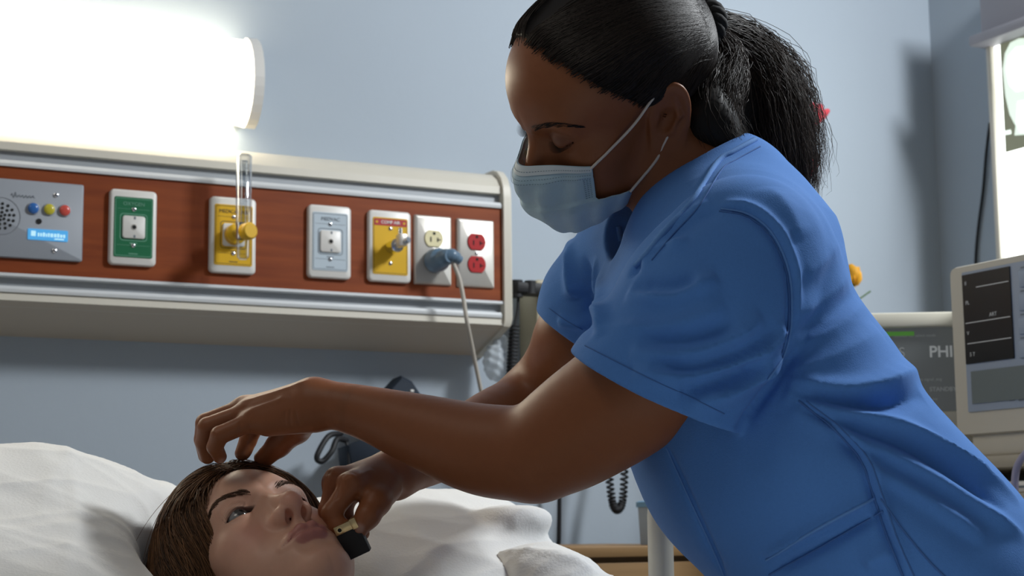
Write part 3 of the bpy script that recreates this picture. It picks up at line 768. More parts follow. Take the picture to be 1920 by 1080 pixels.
rg = np.random.default_rng(5)
def to_shell(fn, L, off, it=5):
    # settle points on the hair volume at a given height
    sh = L.shape; P = L.reshape(-1, 3).astype(F32); o = np.broadcast_to(off, sh[:-1]).reshape(-1)
    for _ in range(it):
        g, d = grad(fn, P, F32(0.002)); P = P - ((d - o) / np.maximum((g * g).sum(1), 0.2))[:, None] * g
    return P.reshape(sh)
def curve_at(pts, t):
    pts = np.array(pts, float); n = len(pts) - 1
    sp = np.array(spline(list(pts), 12)); x = np.linspace(0, 1, len(sp))
    return np.stack([np.interp(t, x, sp[:, k]) for k in range(3)], -1)
def comb(n, side, K=22):
    t = rg.random(n) ** 0.85
    root = curve_at([(0.071, -0.012, -0.02), (0.067, -0.036, 0.022), (0.054, -0.056, 0.056), (0.028, -0.070, 0.083), (0.004, -0.066, 0.104), (0.0, -0.02, 0.134), (0.0, 0.045, 0.130)], t)
    root = root + np.array([-0.25, -1, -0.3]) * (rg.random((n, 1)) ** 2 * 0.006)
    end = curve_at([(0.078, 0.004, -0.18), (0.086, 0.004, -0.19), (0.098, 0.014, -0.19), (0.106, 0.030, -0.19), (0.108, 0.045, -0.19), (0.10, 0.062, -0.19), (0.085, 0.075, -0.19)], t)
    if side > 0: end = end * np.array([0.6, 1, 0.7]) + np.array([0, 0.02, 0])
    mid = root * 0.45 + end * 0.55 + np.array([0.040, 0.050, 0.045]) * (0.4 + 0.8 * t[:, None])
    mid[:, 0] += 0.0; jit = rg.normal(size=(n, 3)) * 0.004
    s = np.linspace(0, 1, K)[None, :, None]
    C = (1 - s) ** 2 * root[:, None] + 2 * s * (1 - s) * (mid + jit)[:, None] + s * s * (end + jit)[:, None]
    off = (0.0012 + 0.0035 * rg.random(n)[:, None] * np.ones((1, K)))
    off[:, 0] = 0.0
    C[..., 0] *= side
    C = to_shell(s_phair_l, C, off)
    C = C + rg.normal(size=(n, 1, 3)) * 0.0006 + np.sin(s * 9 + rg.random((n, 1, 1)) * 6) * 0.0008 * rg.normal(size=(n, 1, 3))
    return C
def flow(n, K=16, step=0.0062):
    # strands traced over the hair volume, combed back from the hairline and down past the ear
    Lh = p_local(Vh); Lh = Lh[(s_face_cut(Lh) > -0.004) & (Lh[:, 2] > -0.19)]
    wgt = np.where(Lh[:, 0] < 0.01, 1.0, 0.35); P = Lh[rg.choice(len(Lh), n, p=wgt / wgt.sum())].astype(F32)
    off = (0.0004 + 0.0026 * rg.random(n) ** 1.5).astype(F32); out = []
    jit = rg.normal(size=(n, 3)) * 0.10
    for k in range(K):
        out.append(P.copy())
        sg = np.where(P[:, 0] < 0, -1.0, 1.0); w = smooth01((P[:, 2] - 0.035) / 0.075)[:, None]
        v = (1 - w) * np.stack([0.10 * sg, 0.22 + 0 * sg, -0.95 + 0 * sg], -1) + w * np.stack([0.85 * sg, 0.55 + 0 * sg, -0.05 + 0 * sg], -1) + jit
        g, d = grad(s_phair_l, P, F32(0.002)); g /= np.maximum(np.linalg.norm(g, axis=1, keepdims=True), 1e-6)
        v = v - g * (v * g).sum(1, keepdims=True); v /= np.maximum(np.linalg.norm(v, axis=1, keepdims=True), 1e-6)
        P = (P + v * step).astype(F32)
        g, d = grad(s_phair_l, P, F32(0.002)); P = (P - ((d - off) / np.maximum((g * g).sum(1), 0.3))[:, None] * g).astype(F32)
    return np.stack(out, 1)
C = flow(12000)
n = 160; fl = C[rg.choice(len(C), n)]; s = np.linspace(0, 1, fl.shape[1])[None, :, None]
fl = fl + s ** 1.5 * (np.array([-0.006, 0.0, 0.012]) * rg.random((n, 1, 1)) + rg.normal(size=(n, 1, 3)) * 0.006)
C = np.concatenate([C, fl])
hc = np.array([0.150, 0.072, 0.032]) * (0.30 + 1.3 * rg.random((len(C), 1)) ** 1.3)
strands('hair_strands', p_world(C.reshape(-1, 3)).reshape(C.shape), np.full(len(C), 0.00042) * (0.6 + 0.7 * rg.random(len(C))), M_HAIR_P, ho, cols=hc)
# brows and lashes
bs = []; br = []
for side in (-1, 1):
    n = 170; t = rg.random(n)
    c = curve_at([(0.013, -0.0855, 0.0300), (0.025, -0.0835, 0.0350), (0.037, -0.0770, 0.0385), (0.047, -0.0670, 0.0345), (0.0545, -0.0570, 0.0260)], t)
    c[:, 2] += (rg.random(n) - 0.5) * 0.0065 * (1 - 0.75 * t)
    dr = np.stack([0.8 + 0 * t, 0.25 + 0 * t, 0.75 - 1.25 * t], -1); dr /= np.linalg.norm(dr, axis=1, keepdims=True)
    s = np.linspace(0, 1, 4)[None, :, None]
    cc = c[:, None] + dr[:, None] * s * 0.0075
    cc = to_shell(lambda Lq: s_head(Lq, 'open', ear=False), cc, 0.0004)
    cc[..., 0] *= side; bs.append(cc)
for bs in bs:
  strands('eyebrow', p_world(bs.reshape(-1, 3)).reshape(bs.shape), np.full(len(bs), 0.00028), M_CORE, pat, cols=np.tile([[0.070, 0.040, 0.025]], (len(bs), 1)))
ls = []
for side in (-1, 1):
    for up, cnt, ln in ((1, 46, 0.0060), (-1, 26, 0.003)):
        t = np.linspace(-0.95, 1.0, cnt); x = t * 0.0150
        a = 0.0060 if up > 0 else 0.0050; r_ = (0.0158 ** 2 + a * a) / (2 * a)
        z = up * (a - r_ + np.sqrt(np.maximum(r_ * r_ - x * x, 0))) - 0.08 * x
        y = -np.sqrt(np.maximum((EYER + 0.0020) ** 2 - x * x - z * z, 0))
        c = np.stack([EYE[0] + x, EYE[1] + y, EYE[2] + z], -1)
        dr = np.stack([0.5 * t, -0.9 + 0 * t, up * 0.35 + 0 * t], -1); dr /= np.linalg.norm(dr, axis=1, keepdims=True)
        s = np.linspace(0, 1, 5)[None, :, None]
        cc = c[:, None] + dr[:, None] * s * ln + np.array([0, 0, up]) * s * s * ln * 0.45
        cc[..., 0] *= side; ls.append(cc)
for ls in ls:
  strands('eyelashes', p_world(ls.reshape(-1, 3)).reshape(ls.shape), np.full(len(ls), 0.00013), M_HAIR_P, pat, cols=np.tile([[0.012, 0.008, 0.006]], (len(ls), 1)))

# ------------------------------------------------------------------ bed, pillow
M_LINEN = mat('white_linen', (0.80, 0.79, 0.76), 0.85, noise=0.02, bump=0.25, bscale=350, sheen=0.2)
PU = np.array([0.0, 0.87, 0.49], F32); PN = np.array([0.0, -0.49, 0.87], F32); PX = np.array([1.0, 0, 0], F32)
PC = np.array([0.575, 1.760, 0.862], F32)
def s_pillow0(P):
    Q = P - PC; u, v, n = Q @ PX, Q @ PU, Q @ PN
    eu = np.clip(1 - np.abs(u / 0.43) ** 9.0, 0, 1); ev = np.clip(1 - np.abs(v / 0.245) ** 4.0, 0, 1)
    t = 0.010 + 0.092 * np.sqrt(eu * ev)
    n = n - 0.075 * smooth01((-u + 0.06) / 0.26) - 0.030 * smooth01((u - 0.06) / 0.20) - 0.006 * np.sin(v * 11 + u * 9)
    d = np.abs(n) - t
    o = np.maximum(np.abs(u) - 0.43, np.abs(v) - 0.245)
    return np.maximum(d * 0.72, o)
def s_headvol(P):
    L = p_local(P)
    d = smin(s_ell(L, (0, 0.022, 0.045), (0.088, 0.104, 0.090)), s_cone(L, (0, 0.03, -0.04), (0, 0.05, -0.17), 0.07, 0.075), 0.04)
    return smin(d, s_phair_l(L), 0.02)
PEAR = at_depth(975, 972, 1.96).astype(F32)
def s_pillow(P): return smax(smin(s_pillow0(P), s_ell(P, PEAR, (0.036, 0.035, 0.016)), 0.03), -(s_headvol(P) - 0.001), 0.05)
E8 = np.array([[a, b, c] for a in (-1, 1) for b in (-1, 1) for c in (-1, 1)], F32) * np.array([0.44, 0.26, 0.20], F32)
cb = PC + E8 @ np.stack([PX, PU, PN])
Vp, Qp = sdf_surface(s_pillow, cb.min(0), cb.max(0), 0.005, slack=2.2)
Np = vnormals(Vp, Qp)
rp = np.random.default_rng(11)
def wrinkle(V, Nn, amp, freq, seed, aniso=(1, 1, 1)):
    r = np.random.default_rng(seed); D = np.zeros(len(V), F32)
    for k in range(14):
        w = r.normal(size=3) * np.array(aniso); w = w / np.linalg.norm(w) * freq * (0.5 + 1.2 * r.random())
        w2 = r.normal(size=3) * freq * 0.4
        ph = V @ w.astype(F32) + 1.2 * np.sin(V @ w2.astype(F32) + r.random() * 6) + r.random() * 6
        D += amp / 5 * (1 - np.abs(np.sin(ph))) ** 3 * (0.5 + 0.5 * np.sin(V @ (w2 * 0.7).astype(F32) + r.random() * 6))
    return V + Nn * (D - amp * 0.3)[:, None]
Vp = wrinkle(Vp, Np, 0.0085, 26.0, 4)
tag(link('pillow', mesh_from('pillow', Vp, Qp), M_LINEN), 'large white pillow dented under the head of patient', 'pillow')
bed = thing('hospital_bed', 'white sheeted hospital bed behind and below the pillow', 'bed', (0.62, 0.9, 0.0))
def s_matt(P):
    d1 = s_box(P, PC - PN * 0.185 + PU * 0.02 - PX * 0.0, (0.455, 0.36, 0.075), 0.045, np.stack([PX, PU, PN], 1))
    d2 = s_box(P, (0.62, 0.52, 0.60), (0.455, 0.93, 0.075), 0.045)
    return smin(d1, d2, 0.06)
Vm, Qm = sdf_surface(s_matt, (0.12, -0.46, 0.40), (1.12, 2.2, 1.08), 0.012)
Vm = wrinkle(Vm, vnormals(Vm, Qm), 0.008, 18, 9)
link('mattress', mesh_from('mattress', Vm, Qm), M_LINEN, bed)
bm = bmesh.new(); box(bm, (0.17, -0.42, 0.40), (1.07, 1.45, 0.50), 0.02); auto(obj('bed_frame', bm, M_BEIGE, bed), 40)
for x in (0.25, 0.99):
    for y in (-0.30, 1.32):
        bm = bmesh.new(); box(bm, (x - 0.03, y - 0.03, 0.0), (x + 0.03, y + 0.03, 0.42), 0.006); auto(obj('leg', bm, M_BEIGE, bed), 40)
def s_sheet(P):
    d = s_box(P, (0.60, 0.62, 0.71), (0.40, 0.78, 0.055), 0.045)
    d = smin(d, s_chain(P, [V3(0.60, 1.36, 0.745), V3(0.60, 1.10, 0.755), V3(0.60, 0.75, 0.74)], [0.12, 0.13, 0.12], 0.05), 0.10)
    d = smin(d, s_chain(fold_x(P - V3(0.60, 0, 0)), [V3(0.09, 0.65, 0.73), V3(0.10, 0.2, 0.73), V3(0.09, -0.10, 0.75)], [0.09, 0.07, 0.07], 0.05), 0.08)
    return d
Vs, Qs = sdf_surface(s_sheet, (0.14, -0.24, 0.60), (1.06, 1.55, 0.95), 0.012)
Vs = wrinkle(Vs, vnormals(Vs, Qs), 0.012, 20, 12)
link('bed_sheet', mesh_from('bed_sheet', Vs, Qs), M_LINEN, bed)

rc_ = at_depth(1012, 1085, 1.86).astype(F32)
def s_roll(P): return smin(s_ell(P, rc_, (0.050, 0.075, 0.040)), s_ell(P, rc_ + V3(0.02, -0.05, -0.05), (0.07, 0.09, 0.05)), 0.04)
Vr, Qr = sdf_surface(s_roll, rc_ - 0.19, rc_ + 0.15, 0.005)
Vr = wrinkle(Vr, vnormals(Vr, Qr), 0.014, 34, 77)
tag(link('bunched_sheet', mesh_from('bunched_sheet', Vr, Qr), M_LINEN), 'bunched white sheet beside the right end of pillow', 'sheet')

# gown over the shoulders
def s_gown(P):
    L = p_local(P)
    d = s_cone(fold_x(L), (0.02, 0.060, -0.205), (0.155, 0.078, -0.228), 0.057, 0.056)
    d = smin(d, s_ell(L, (0, 0.065, -0.30), (0.175, 0.085, 0.13)), 0.05)
    return smax(d, -s_cone(L, (0, 0.0, -0.10), (0, 0.02, -0.19), 0.080, 0.066), 0.008) * 0.95
gb = p_world([[sx * 0.25, sy, sz] for sx in (-1, 1) for sy in (-0.06, 0.18) for sz in (-0.46, -0.12)])
Vg, Qg = sdf_surface(s_gown, gb.min(0), gb.max(0), 0.007)
link('hospital_gown', mesh_from('hospital_gown', wrinkle(Vg, vnormals(Vg, Qg), 0.006, 30, 41), Qg), mat('pale_blue_gown', (0.45, 0.55, 0.66), 0.85, noise=0.08, nscale=60), pat)
# ------------------------------------------------------------------ nurse leaning over the bed
NR = np.array([[0.072, 0.8236, -0.5626], [-0.8982, -0.1917, -0.3956], [-0.4336, 0.5338, 0.7259]], F32)
NT = np.array([0.8379, 1.3965, 1.4047], F32)
def n_local(P): return (P - NT) @ NR
def n_world(L): return np.asarray(L, F32) @ NR.T + NT
def J(px, py, d): return at_depth(px, py, d).astype(F32)
NB = J(1345, 405, 1.66)
SL, EL, WL = J(1405, 500, 1.50), J(1003, 853, 1.57), J(598, 753, 1.68)
SR, ER, WR = J(1170, 500, 1.80), J(1012, 758, 1.95), J(745, 888, 1.74)
UAL = J(1200, 735, 1.53)                       # inside the near sleeve hem
T1, T2, T3, T4 = J(1358, 630, 1.64), J(1466, 850, 1.60), J(1660, 1062, 1.58), J(1722, 1240, 1.58)
# torso frame
ls_ = (SL - SR); ls_ /= np.linalg.norm(ls_)
sp_ = T3 - T1; sp_ -= ls_ * (sp_ @ ls_); sp_ /= np.linalg.norm(sp_)
nn_ = np.cross(sp_, ls_)
TF = np.stack([sp_, ls_ * 0.70, nn_], 1).astype(F32)
def tq(P): return (P - T1) @ TF
def s_torso(P, g):
    Q = tq(P); pts = [tq(p[None])[0] for p in (J(1355, 470, 1.66), T1, T2, T3, T4)]
    d = s_chain(Q, pts, [0.074 + g, 0.108 + g, 0.116 + g, 0.114 + g, 0.118 + g], 0.06)
    return d
PINKY = [J(482, 786, 1.685), J(412, 816, 1.680), J(403, 838, 1.685), J(412, 856, 1.692)]
RING = [J(468, 773, 1.700), J(389, 801, 1.700), J(383, 830, 1.706), J(389, 856, 1.712)]
MIDF = [J(460, 766, 1.722), J(386, 794, 1.725), J(381, 824, 1.730), J(386, 854, 1.736)]
INDX = [J(500, 768, 1.745), J(477, 797, 1.760), J(465, 824, 1.760), J(454, 850, 1.756)]
THUM = [J(578, 778, 1.715), J(557, 805, 1.742), J(523, 834, 1.758), J(494, 862, 1.765)]
def near(fn, P, c, r):
    # evaluate a detailed shape only close to it
    e = np.linalg.norm(P - np.asarray(c, F32), axis=1) - r
    m = e < 0; out = e + 0.02
    if m.any(): out[m] = np.minimum(fn(P[m]), 0.06)
    return out
def s_handL(P):
    d = None
    for f, r0 in ((PINKY, 0.0092), (RING, 0.0100), (MIDF, 0.0104), (INDX, 0.0100)):
        e = s_chain(P, f, [r0 * 1.04, r0 * 1.00, r0 * 0.88, r0 * 0.76], 0.0015)
        d = e if d is None else smin(d, e, 0.003)
    palm = None
    for f, r1, r0 in ((PINKY, 0.0125, 0.019), (RING, 0.0125, 0.019), (MIDF, 0.0125, 0.019), (INDX, 0.0125, 0.018)):
        e = s_cone(P, WL + (f[0] - WL) * 0.12, f[0], r0, r1)
        palm = e if palm is None else smin(palm, e, 0.012)
    palm = smin(palm, s_cone(P, J(585, 776, 1.675), J(505, 795, 1.680), 0.017, 0.011), 0.014)
    d = smin(d, palm, 0.008)
    th = s_chain(P, THUM, [0.0165, 0.0135, 0.0118, 0.0092], 0.006)
    return smin(d, th, 0.012)
INDR = [J(660, 908, 1.680), J(622, 962, 1.668), J(634, 986, 1.664), J(650, 994, 1.664)]
MIDR = [J(632, 900, 1.700), J(617, 957, 1.693), J(627, 986, 1.690), J(642, 1000, 1.688)]
RINR = [J(628, 905, 1.722), J(622, 962, 1.718), J(640, 990, 1.712), J(660, 1000, 1.708)]
PINR = [J(650, 922, 1.742), J(645, 970, 1.738), J(662, 992, 1.732), J(680, 1000, 1.728)]
THUR = [J(722, 915, 1.705), J(706, 940, 1.680), J(690, 967, 1.667), J(675, 990, 1.660)]
def s_handR(P):
    d = None
    for f, r0 in ((INDR, 0.0100), (MIDR, 0.0104), (RINR, 0.0100), (PINR, 0.0090)):
        e = s_chain(P, f, [r0 * 1.12, r0 * 0.98, r0 * 0.88, r0 * 0.78], 0.004)
        d = e if d is None else smin(d, e, 0.0025)
    palm = None
    for f, r1 in ((INDR, 0.0120), (MIDR, 0.0120), (RINR, 0.0120), (PINR, 0.0115)):
        e = s_cone(P, WR + (f[0] - WR) * 0.10, f[0], 0.020, r1)
        palm = e if palm is None else smin(palm, e, 0.012)
    d = smin(d, palm, 0.008)
    return smin(d, s_chain(P, THUR, [0.017, 0.0138, 0.0115, 0.0090], 0.006), 0.010)
def s_limb(P, pts, rads, m=5):
    t = np.linspace(0, 1, len(pts)); tt_ = np.linspace(0, 1, (len(pts) - 1) * m + 1)
    sp = np.array(spline([np.append(p, r) for p, r in zip(pts, rads)], m))
    return s_chain(P, list(sp[:, :3].astype(F32)), list(sp[:, 3]), 0.004)
def s_armL(P):
    a = s_limb(P, [SL, J(1225, 700, 1.53), J(1090, 800, 1.555), EL], [0.050, 0.0560, 0.0520, 0.0430])
    a = smin(a, s_limb(P, [EL, J(900, 842, 1.60), J(790, 808, 1.633), J(690, 775, 1.66), WL], [0.0430, 0.0415, 0.0340, 0.0255, 0.0205]), 0.007)
    a = smin(a, near(s_handL, P, WL, 0.19), 0.012)
    return a
def s_armR(P):
    b = s_chain(P, [SR, (SR + ER) / 2, ER], [0.032, 0.046, 0.0420], 0.02)
    b = smin(b, s_limb(P, [ER, ER + (WR - ER) * 0.35, ER + (WR - ER) * 0.7, WR], [0.0420, 0.0400, 0.0300, 0.0225]), 0.025)
    b = smin(b, near(s_handR, P, WR, 0.19), 0.012)
    return b
def s_arms(P): return np.minimum(s_armL(P), s_armR(P))
N_EAR = dict(ear_c=(0.0735, 0.020, 0.000), ear_R=rotm('Z', -26) @ rotm('X', -34), ear_s=1.0)
def n_face(L):
    # shorter lower face
    L = L.copy(); z = L[:, 2]; L[:, 2] = np.where(z < -0.025, -0.025 + (z + 0.025) * 1.32, z); return L
def s_nhead(P): return s_head(n_face(n_local(P)), 'down', nose_w=1.2, fore=0.004, **N_EAR) * 0.85
def s_nurse(P):
    d = near(s_nhead, P, NT, 0.19)
    d = smin(d, s_cone(P, n_world([[0, 0.028, -0.040]])[0], NB, 0.050, 0.057), 0.03)
    d = smin(d, smin(s_torso(P, -0.030), smin(s_cone(P, NB, SL, 0.05, 0.045), s_cone(P, NB, SR, 0.05, 0.026), 0.03), 0.04), 0.04)
    return smin(d, s_arms(P), 0.03)
def piece(fn, pts, pad, h, keep):
    pts = np.array(pts); V, Q = sdf_surface(fn, pts.min(0) - pad, pts.max(0) + pad, h)
    return crop(V, Q, keep(V))
def past(V, a, b, off):       # distance along a->b beyond a
    d = (b - a) / np.linalg.norm(b - a); return (V - a) @ d - off
# hands and head at fine grain, the rest coarser; cut along shared planes
wl0 = J(660, 768, 1.665); wr0 = WR + (ER - WR) * 0.22
hL = lambda V: (past(V, wl0, WL, 0) > -0.006) & (np.linalg.norm(V - WL, axis=1) < 0.17)
hR = lambda V: (past(V, wr0, WR, 0) > -0.006) & (np.linalg.norm(V - WR, axis=1) < 0.17)
nk0 = n_world([[0, 0.03, -0.12]])[0]; nkd = NR[:, 2]
hd = lambda V: (((V - nk0) @ nkd) > -0.003) & (np.linalg.norm(V - NT, axis=1) < 0.19)
parts = [piece(s_armL, PINKY + RING + MIDF + INDX + THUM + [WL, wl0], 0.035, 0.0014, hL),
         piece(s_armR, INDR + MIDR + PINR + THUR + [WR, wr0], 0.035, 0.0014, hR),
         piece(s_nurse, [NT], 0.155, 0.0018, hd),
         piece(s_nurse, [SL, EL, WL, SR, ER, WR, T3, NT, T1], 0.15, 0.0045,
               lambda V: ~((past(V, wl0, WL, 0) > 0.005) & (np.linalg.norm(V - WL, axis=1) < 0.155) & (s_armL(V) < 0.006)) & ~((past(V, wr0, WR, 0) > 0.005) & (np.linalg.norm(V - WR, axis=1) < 0.155) & (s_armR(V) < 0.006))
               & ~((((V - nk0) @ nkd) > 0.001) & (np.linalg.norm(V - NT, axis=1) < 0.17)))]
# knuckle and wrist creases
Vx, Qx = parts[0]
Vx = crease(Vx, vnormals(Vx, Qx), s_armL, [([(583, 712), (520, 735), (450, 755)], 0.004, 0.0016), ([(545, 742), (500, 757), (455, 777)], 0.004, 0.0014), ([(527, 745), (490, 755), (440, 770)], 0.003, -0.0012),
    ([(536, 768), (533, 785), (536, 800)], 0.0016, -0.0010), ([(545, 765), (543, 785), (545, 802)], 0.0016, -0.0011), ([(553, 768), (556, 785), (562, 800)], 0.0016, -0.0010),
    ([(448, 790), (450, 800), (449, 812)], 0.0016, -0.0010), ([(467, 795), (468, 806), (466, 815)], 0.0016, -0.0009), ([(398, 808), (404, 812), (408, 822)], 0.002, 0.0008)])
parts[0] = (Vx, Qx)
Vx, Qx = parts[1]
Vx = crease(Vx, vnormals(Vx, Qx), s_armR, [([(617, 890), (630, 893), (640, 899)], 0.005, 0.0020), ([(645, 903), (652, 898), (665, 890)], 0.005, 0.0022), ([(636, 905), (634, 920), (628, 938)], 0.003, -0.0015),
    ([(700, 880), (670, 893), (655, 900)], 0.003, 0.0012), ([(668, 925), (672, 932), (680, 934)], 0.002, -0.0012), ([(664, 930), (668, 938), (676, 941)], 0.002, -0.0010)])
parts[1] = (Vx, Qx)
off = 0; Vs_, Qs_ = [], []
for v, q in parts: Vs_.append(v); Qs_.append(q + off); off += len(v)
V = np.concatenate(Vs_); Q = np.concatenate(Qs_); L = n_local(V)
nsk = np.array([0.25, 0.088, 0.035]); palmc = np.array([0.30, 0.155, 0.10])
cols = np.tile(nsk, (len(V), 1))
# paler nails
for tip, prev, up in [(f[3], f[2], None) for f in (PINKY, RING, MIDF, INDX, THUM, INDR, MIDR, THUR)]:
    dd = (tip - prev) / np.linalg.norm(tip - prev)
    side = np.array([0, 0, 1], F32) - dd * dd[2]
    view = (CAM - tip); view = view / np.linalg.norm(view); view = view - dd * (view @ dd); view = view / np.linalg.norm(view)
    c = tip + dd * 0.003 + view * 0.0075
    mk = np.exp(-(np.linalg.norm(V - c, axis=1) / 0.0048) ** 4)[:, None]
    if tip is THUR[3] or tip is PINKY[3]: cols = cols * (1 - mk) + np.array([0.36, 0.21, 0.16]) * mk
mk = lip_mask(n_face(L))[:, None]; cols = cols * (1 - mk) + np.array([0.20, 0.07, 0.06]) * mk
A = fold_x(L); ex, ez = A[:, 0] - EYE[0], A[:, 2] - EYE[2]
lid = (np.exp(-((ex / 0.016) ** 4 + ((ez - 0.003) / 0.008) ** 2)) * (L[:, 1] < -0.05))[:, None] * 0.55
cols = cols * (1 - lid) + np.array([0.11, 0.055, 0.045]) * lid
nurse = thing('person', 'nurse in blue scrubs and face mask leaning over the patient', 'person', (1.20, 1.30, 0.0))
link('body', mesh_from('body', V, Q, cols), M_SKIN_N, nurse)

# scrub top ------------------------------------------------------------
HEMC = J(1222, 727, 1.50); HEMN = (-0.40 * RT + -0.90 * UP + 0.10 * FW).astype(F32); HEMN /= np.linalg.norm(HEMN)
HRC = J(1062, 618, 1.86); HRN = (-0.52 * RT - 0.82 * UP + 0.15 * FW).astype(F32); HRN /= np.linalg.norm(HRN)
def s_sleeves(P):
    a = s_chain(P, [J(1398, 480, 1.51), J(1340, 580, 1.505), J(1232, 745, 1.50), J(1180, 850, 1.50)], [0.072, 0.080, 0.079, 0.079], 0.03)
    a = smax(a, (P - HEMC) @ HEMN, 0.0015)
    inn = s_chain(P, [J(1270, 665, 1.505), J(1232, 745, 1.50), J(1180, 850, 1.50)], [0.050, 0.0715, 0.0725], 0.02)
    a = smax(a, -np.maximum(inn, -((P - (HEMC - HEMN * 0.05)) @ HEMN)), 0.004)
    b = s_chain(P, [J(1190, 470, 1.80), J(1130, 570, 1.85), J(1085, 690, 1.92)], [0.058, 0.062, 0.063], 0.03)
    b = smax(b, (P - HRC) @ HRN, 0.0015)
    innb = s_chain(P, [J(1130, 570, 1.85), J(1085, 690, 1.92)], [0.050, 0.0555], 0.02)
    b = smax(b, -np.maximum(innb, -((P - (HRC - HRN * 0.04)) @ HRN)), 0.004)
    return a, b
def s_cloth(P):
    t = s_torso(P, 0.0)
    t = smin(t, s_cone(P, J(1360, 420, 1.66), J(1405, 480, 1.53), 0.068, 0.072), 0.05)
    t = smin(t, s_cone(P, J(1330, 420, 1.68), J(1185, 475, 1.80), 0.070, 0.060), 0.05)
    t = smin(t, s_cone(P, J(1372, 345, 1.66), J(1420, 470, 1.64), 0.042, 0.075), 0.04)
    a, b = s_sleeves(P)
    d = smin(smin(t, a, 0.003), b, 0.008)
    op = s_chain(P, [J(1290, 190, 1.66), J(1262, 258, 1.665), J(1168, 425, 1.69)], [0.060, 0.056, 0.034], 0.02)
    return smax(d, -op, 0.006)
pts = np.array([SL, SR, T1, T2, T3, T4, HEMC, HRC])
Vc, Qc = sdf_surface(s_cloth, pts.min(0) - 0.19, pts.max(0) + 0.19, 0.0029)
Nc = vnormals(Vc, Qc)
FOLDS = [
    # near sleeve
    ([(1175, 552), (1255, 557), (1301, 542), (1345, 518)], 0.008, 0.0060), ([(1190, 538), (1260, 542), (1310, 525)], 0.008, -0.0040),
    ([(1135, 612), (1222, 617), (1301, 598), (1360, 570)], 0.009, 0.0042), ([(1180, 662), (1275, 664), (1366, 634), (1430, 596)], 0.009, 0.0058), ([(1200, 640), (1290, 638), (1380, 605)], 0.010, -0.0035),
    ([(1185, 697), (1268, 708), (1346, 690), (1418, 657), (1478, 618)], 0.009, 0.0085), ([(1220, 688), (1300, 690), (1390, 658), (1460, 615)], 0.009, -0.0050),
    ([(1290, 757), (1366, 732), (1418, 702), (1466, 672)], 0.010, 0.0070), ([(1270, 730), (1350, 712), (1430, 675)], 0.010, -0.0050),
    ([(1490, 655), (1443, 728), (1378, 806)], 0.005, -0.003),
    ([(1195, 500), (1230, 470), (1290, 450)], 0.007, 0.004), ([(1180, 520), (1215, 480), (1270, 455)], 0.006, -0.003),
    ([(1345, 388), (1400, 398), (1450, 440), (1480, 512), (1482, 600), (1468, 665)], 0.0045, -0.0035),
    ([(1352, 380), (1408, 390), (1460, 434), (1491, 510), (1492, 600)], 0.005, 0.0035),
    ([(1225, 455), (1275, 415), (1330, 375)], 0.009, 0.002), ([(1250, 455), (1300, 415), (1350, 390)], 0.010, -0.002),
    # hems
    # back and flank
    ([(1478, 712), (1560, 732), (1640, 726), (1722, 692)], 0.010, 0.0060), ([(1482, 740), (1570, 752), (1660, 756), (1728, 742)], 0.009, -0.0060),
    ([(1470, 735), (1560, 772), (1680, 797), (1800, 862), (1910, 942)], 0.008, 0.0060), ([(1500, 770), (1600, 800), (1700, 832), (1800, 893), (1890, 960)], 0.008, -0.0050),
    ([(1480, 765), (1590, 820), (1720, 880), (1850, 962), (1925, 1010)], 0.008, 0.0045), ([(1540, 812), (1640, 855), (1760, 920), (1880, 996)], 0.009, -0.0040),
    ([(1600, 862), (1720, 925), (1850, 1008)], 0.010, 0.0032), ([(1640, 900), (1740, 960), (1850, 1035)], 0.011, -0.0025),
    ([(1490, 590), (1545, 560), (1590, 520)], 0.010, 0.0022), ([(1490, 650), (1560, 618), (1620, 570)], 0.011, 0.0025), ([(1485, 625), (1550, 595), (1605, 548)], 0.010, -0.0018),
    ([(1470, 700), (1560, 672), (1650, 622)], 0.012, 0.0025), ([(1500, 520), (1540, 490), (1570, 455)], 0.010, 0.0018),
    ([(1440, 350), (1480, 400), (1500, 450)], 0.014, 0.002),
    # seams and pocket
    ([(1495, 750), (1560, 800), (1615, 860), (1640, 930), (1668, 1010), (1700, 1085)], 0.0045, -0.004),
    ([(1505, 748), (1572, 800), (1628, 860), (1652, 930), (1680, 1010), (1712, 1085)], 0.005, 0.003),
    ([(1245, 830), (1285, 920), (1330, 1020), (1360, 1085)], 0.0045, -0.003),
    ([(1435, 1047), (1530, 990), (1638, 932)], 0.0045, 0.004), ([(1430, 1058), (1530, 1003), (1640, 945)], 0.004, -0.003), ([(1440, 1078), (1540, 1025), (1655, 958)], 0.004, -0.004),
    ([(1620, 1060), (1650, 1040), (1680, 1035)], 0.008, 0.004),
    # far sleeve and chest
    ([(1075, 450), (1070, 520), (1078, 560)], 0.009, 0.005), ([(1098, 480), (1106, 560), (1112, 630)], 0.008, -0.0035), ([(1130, 500), (1130, 570), (1128, 630)], 0.008, 0.004), ([(1118, 480), (1120, 560), (1122, 620)], 0.006, 0.003),
    ([(1045, 600), (1070, 608), (1100, 612)], 0.006, 0.003)]
FOLDS = [(p_, max(w_ * 1.05, 0.005), a_ * 2.0) for p_, w_, a_ in FOLDS]
Vc = crease(Vc, Nc, s_cloth, FOLDS)
Vc = wrinkle(Vc, Nc, 0.0014, 30.0, 21)
M_SCRUB = mat('blue_scrub_cotton', (0.085, 0.235, 0.600), 0.85, noise=0.05, nscale=400, bump=0.2, bscale=900, sheen=0.06, spec=0.2)
top = link('scrub_top', mesh_from('scrub_top', Vc, Qc), M_SCRUB, nurse)
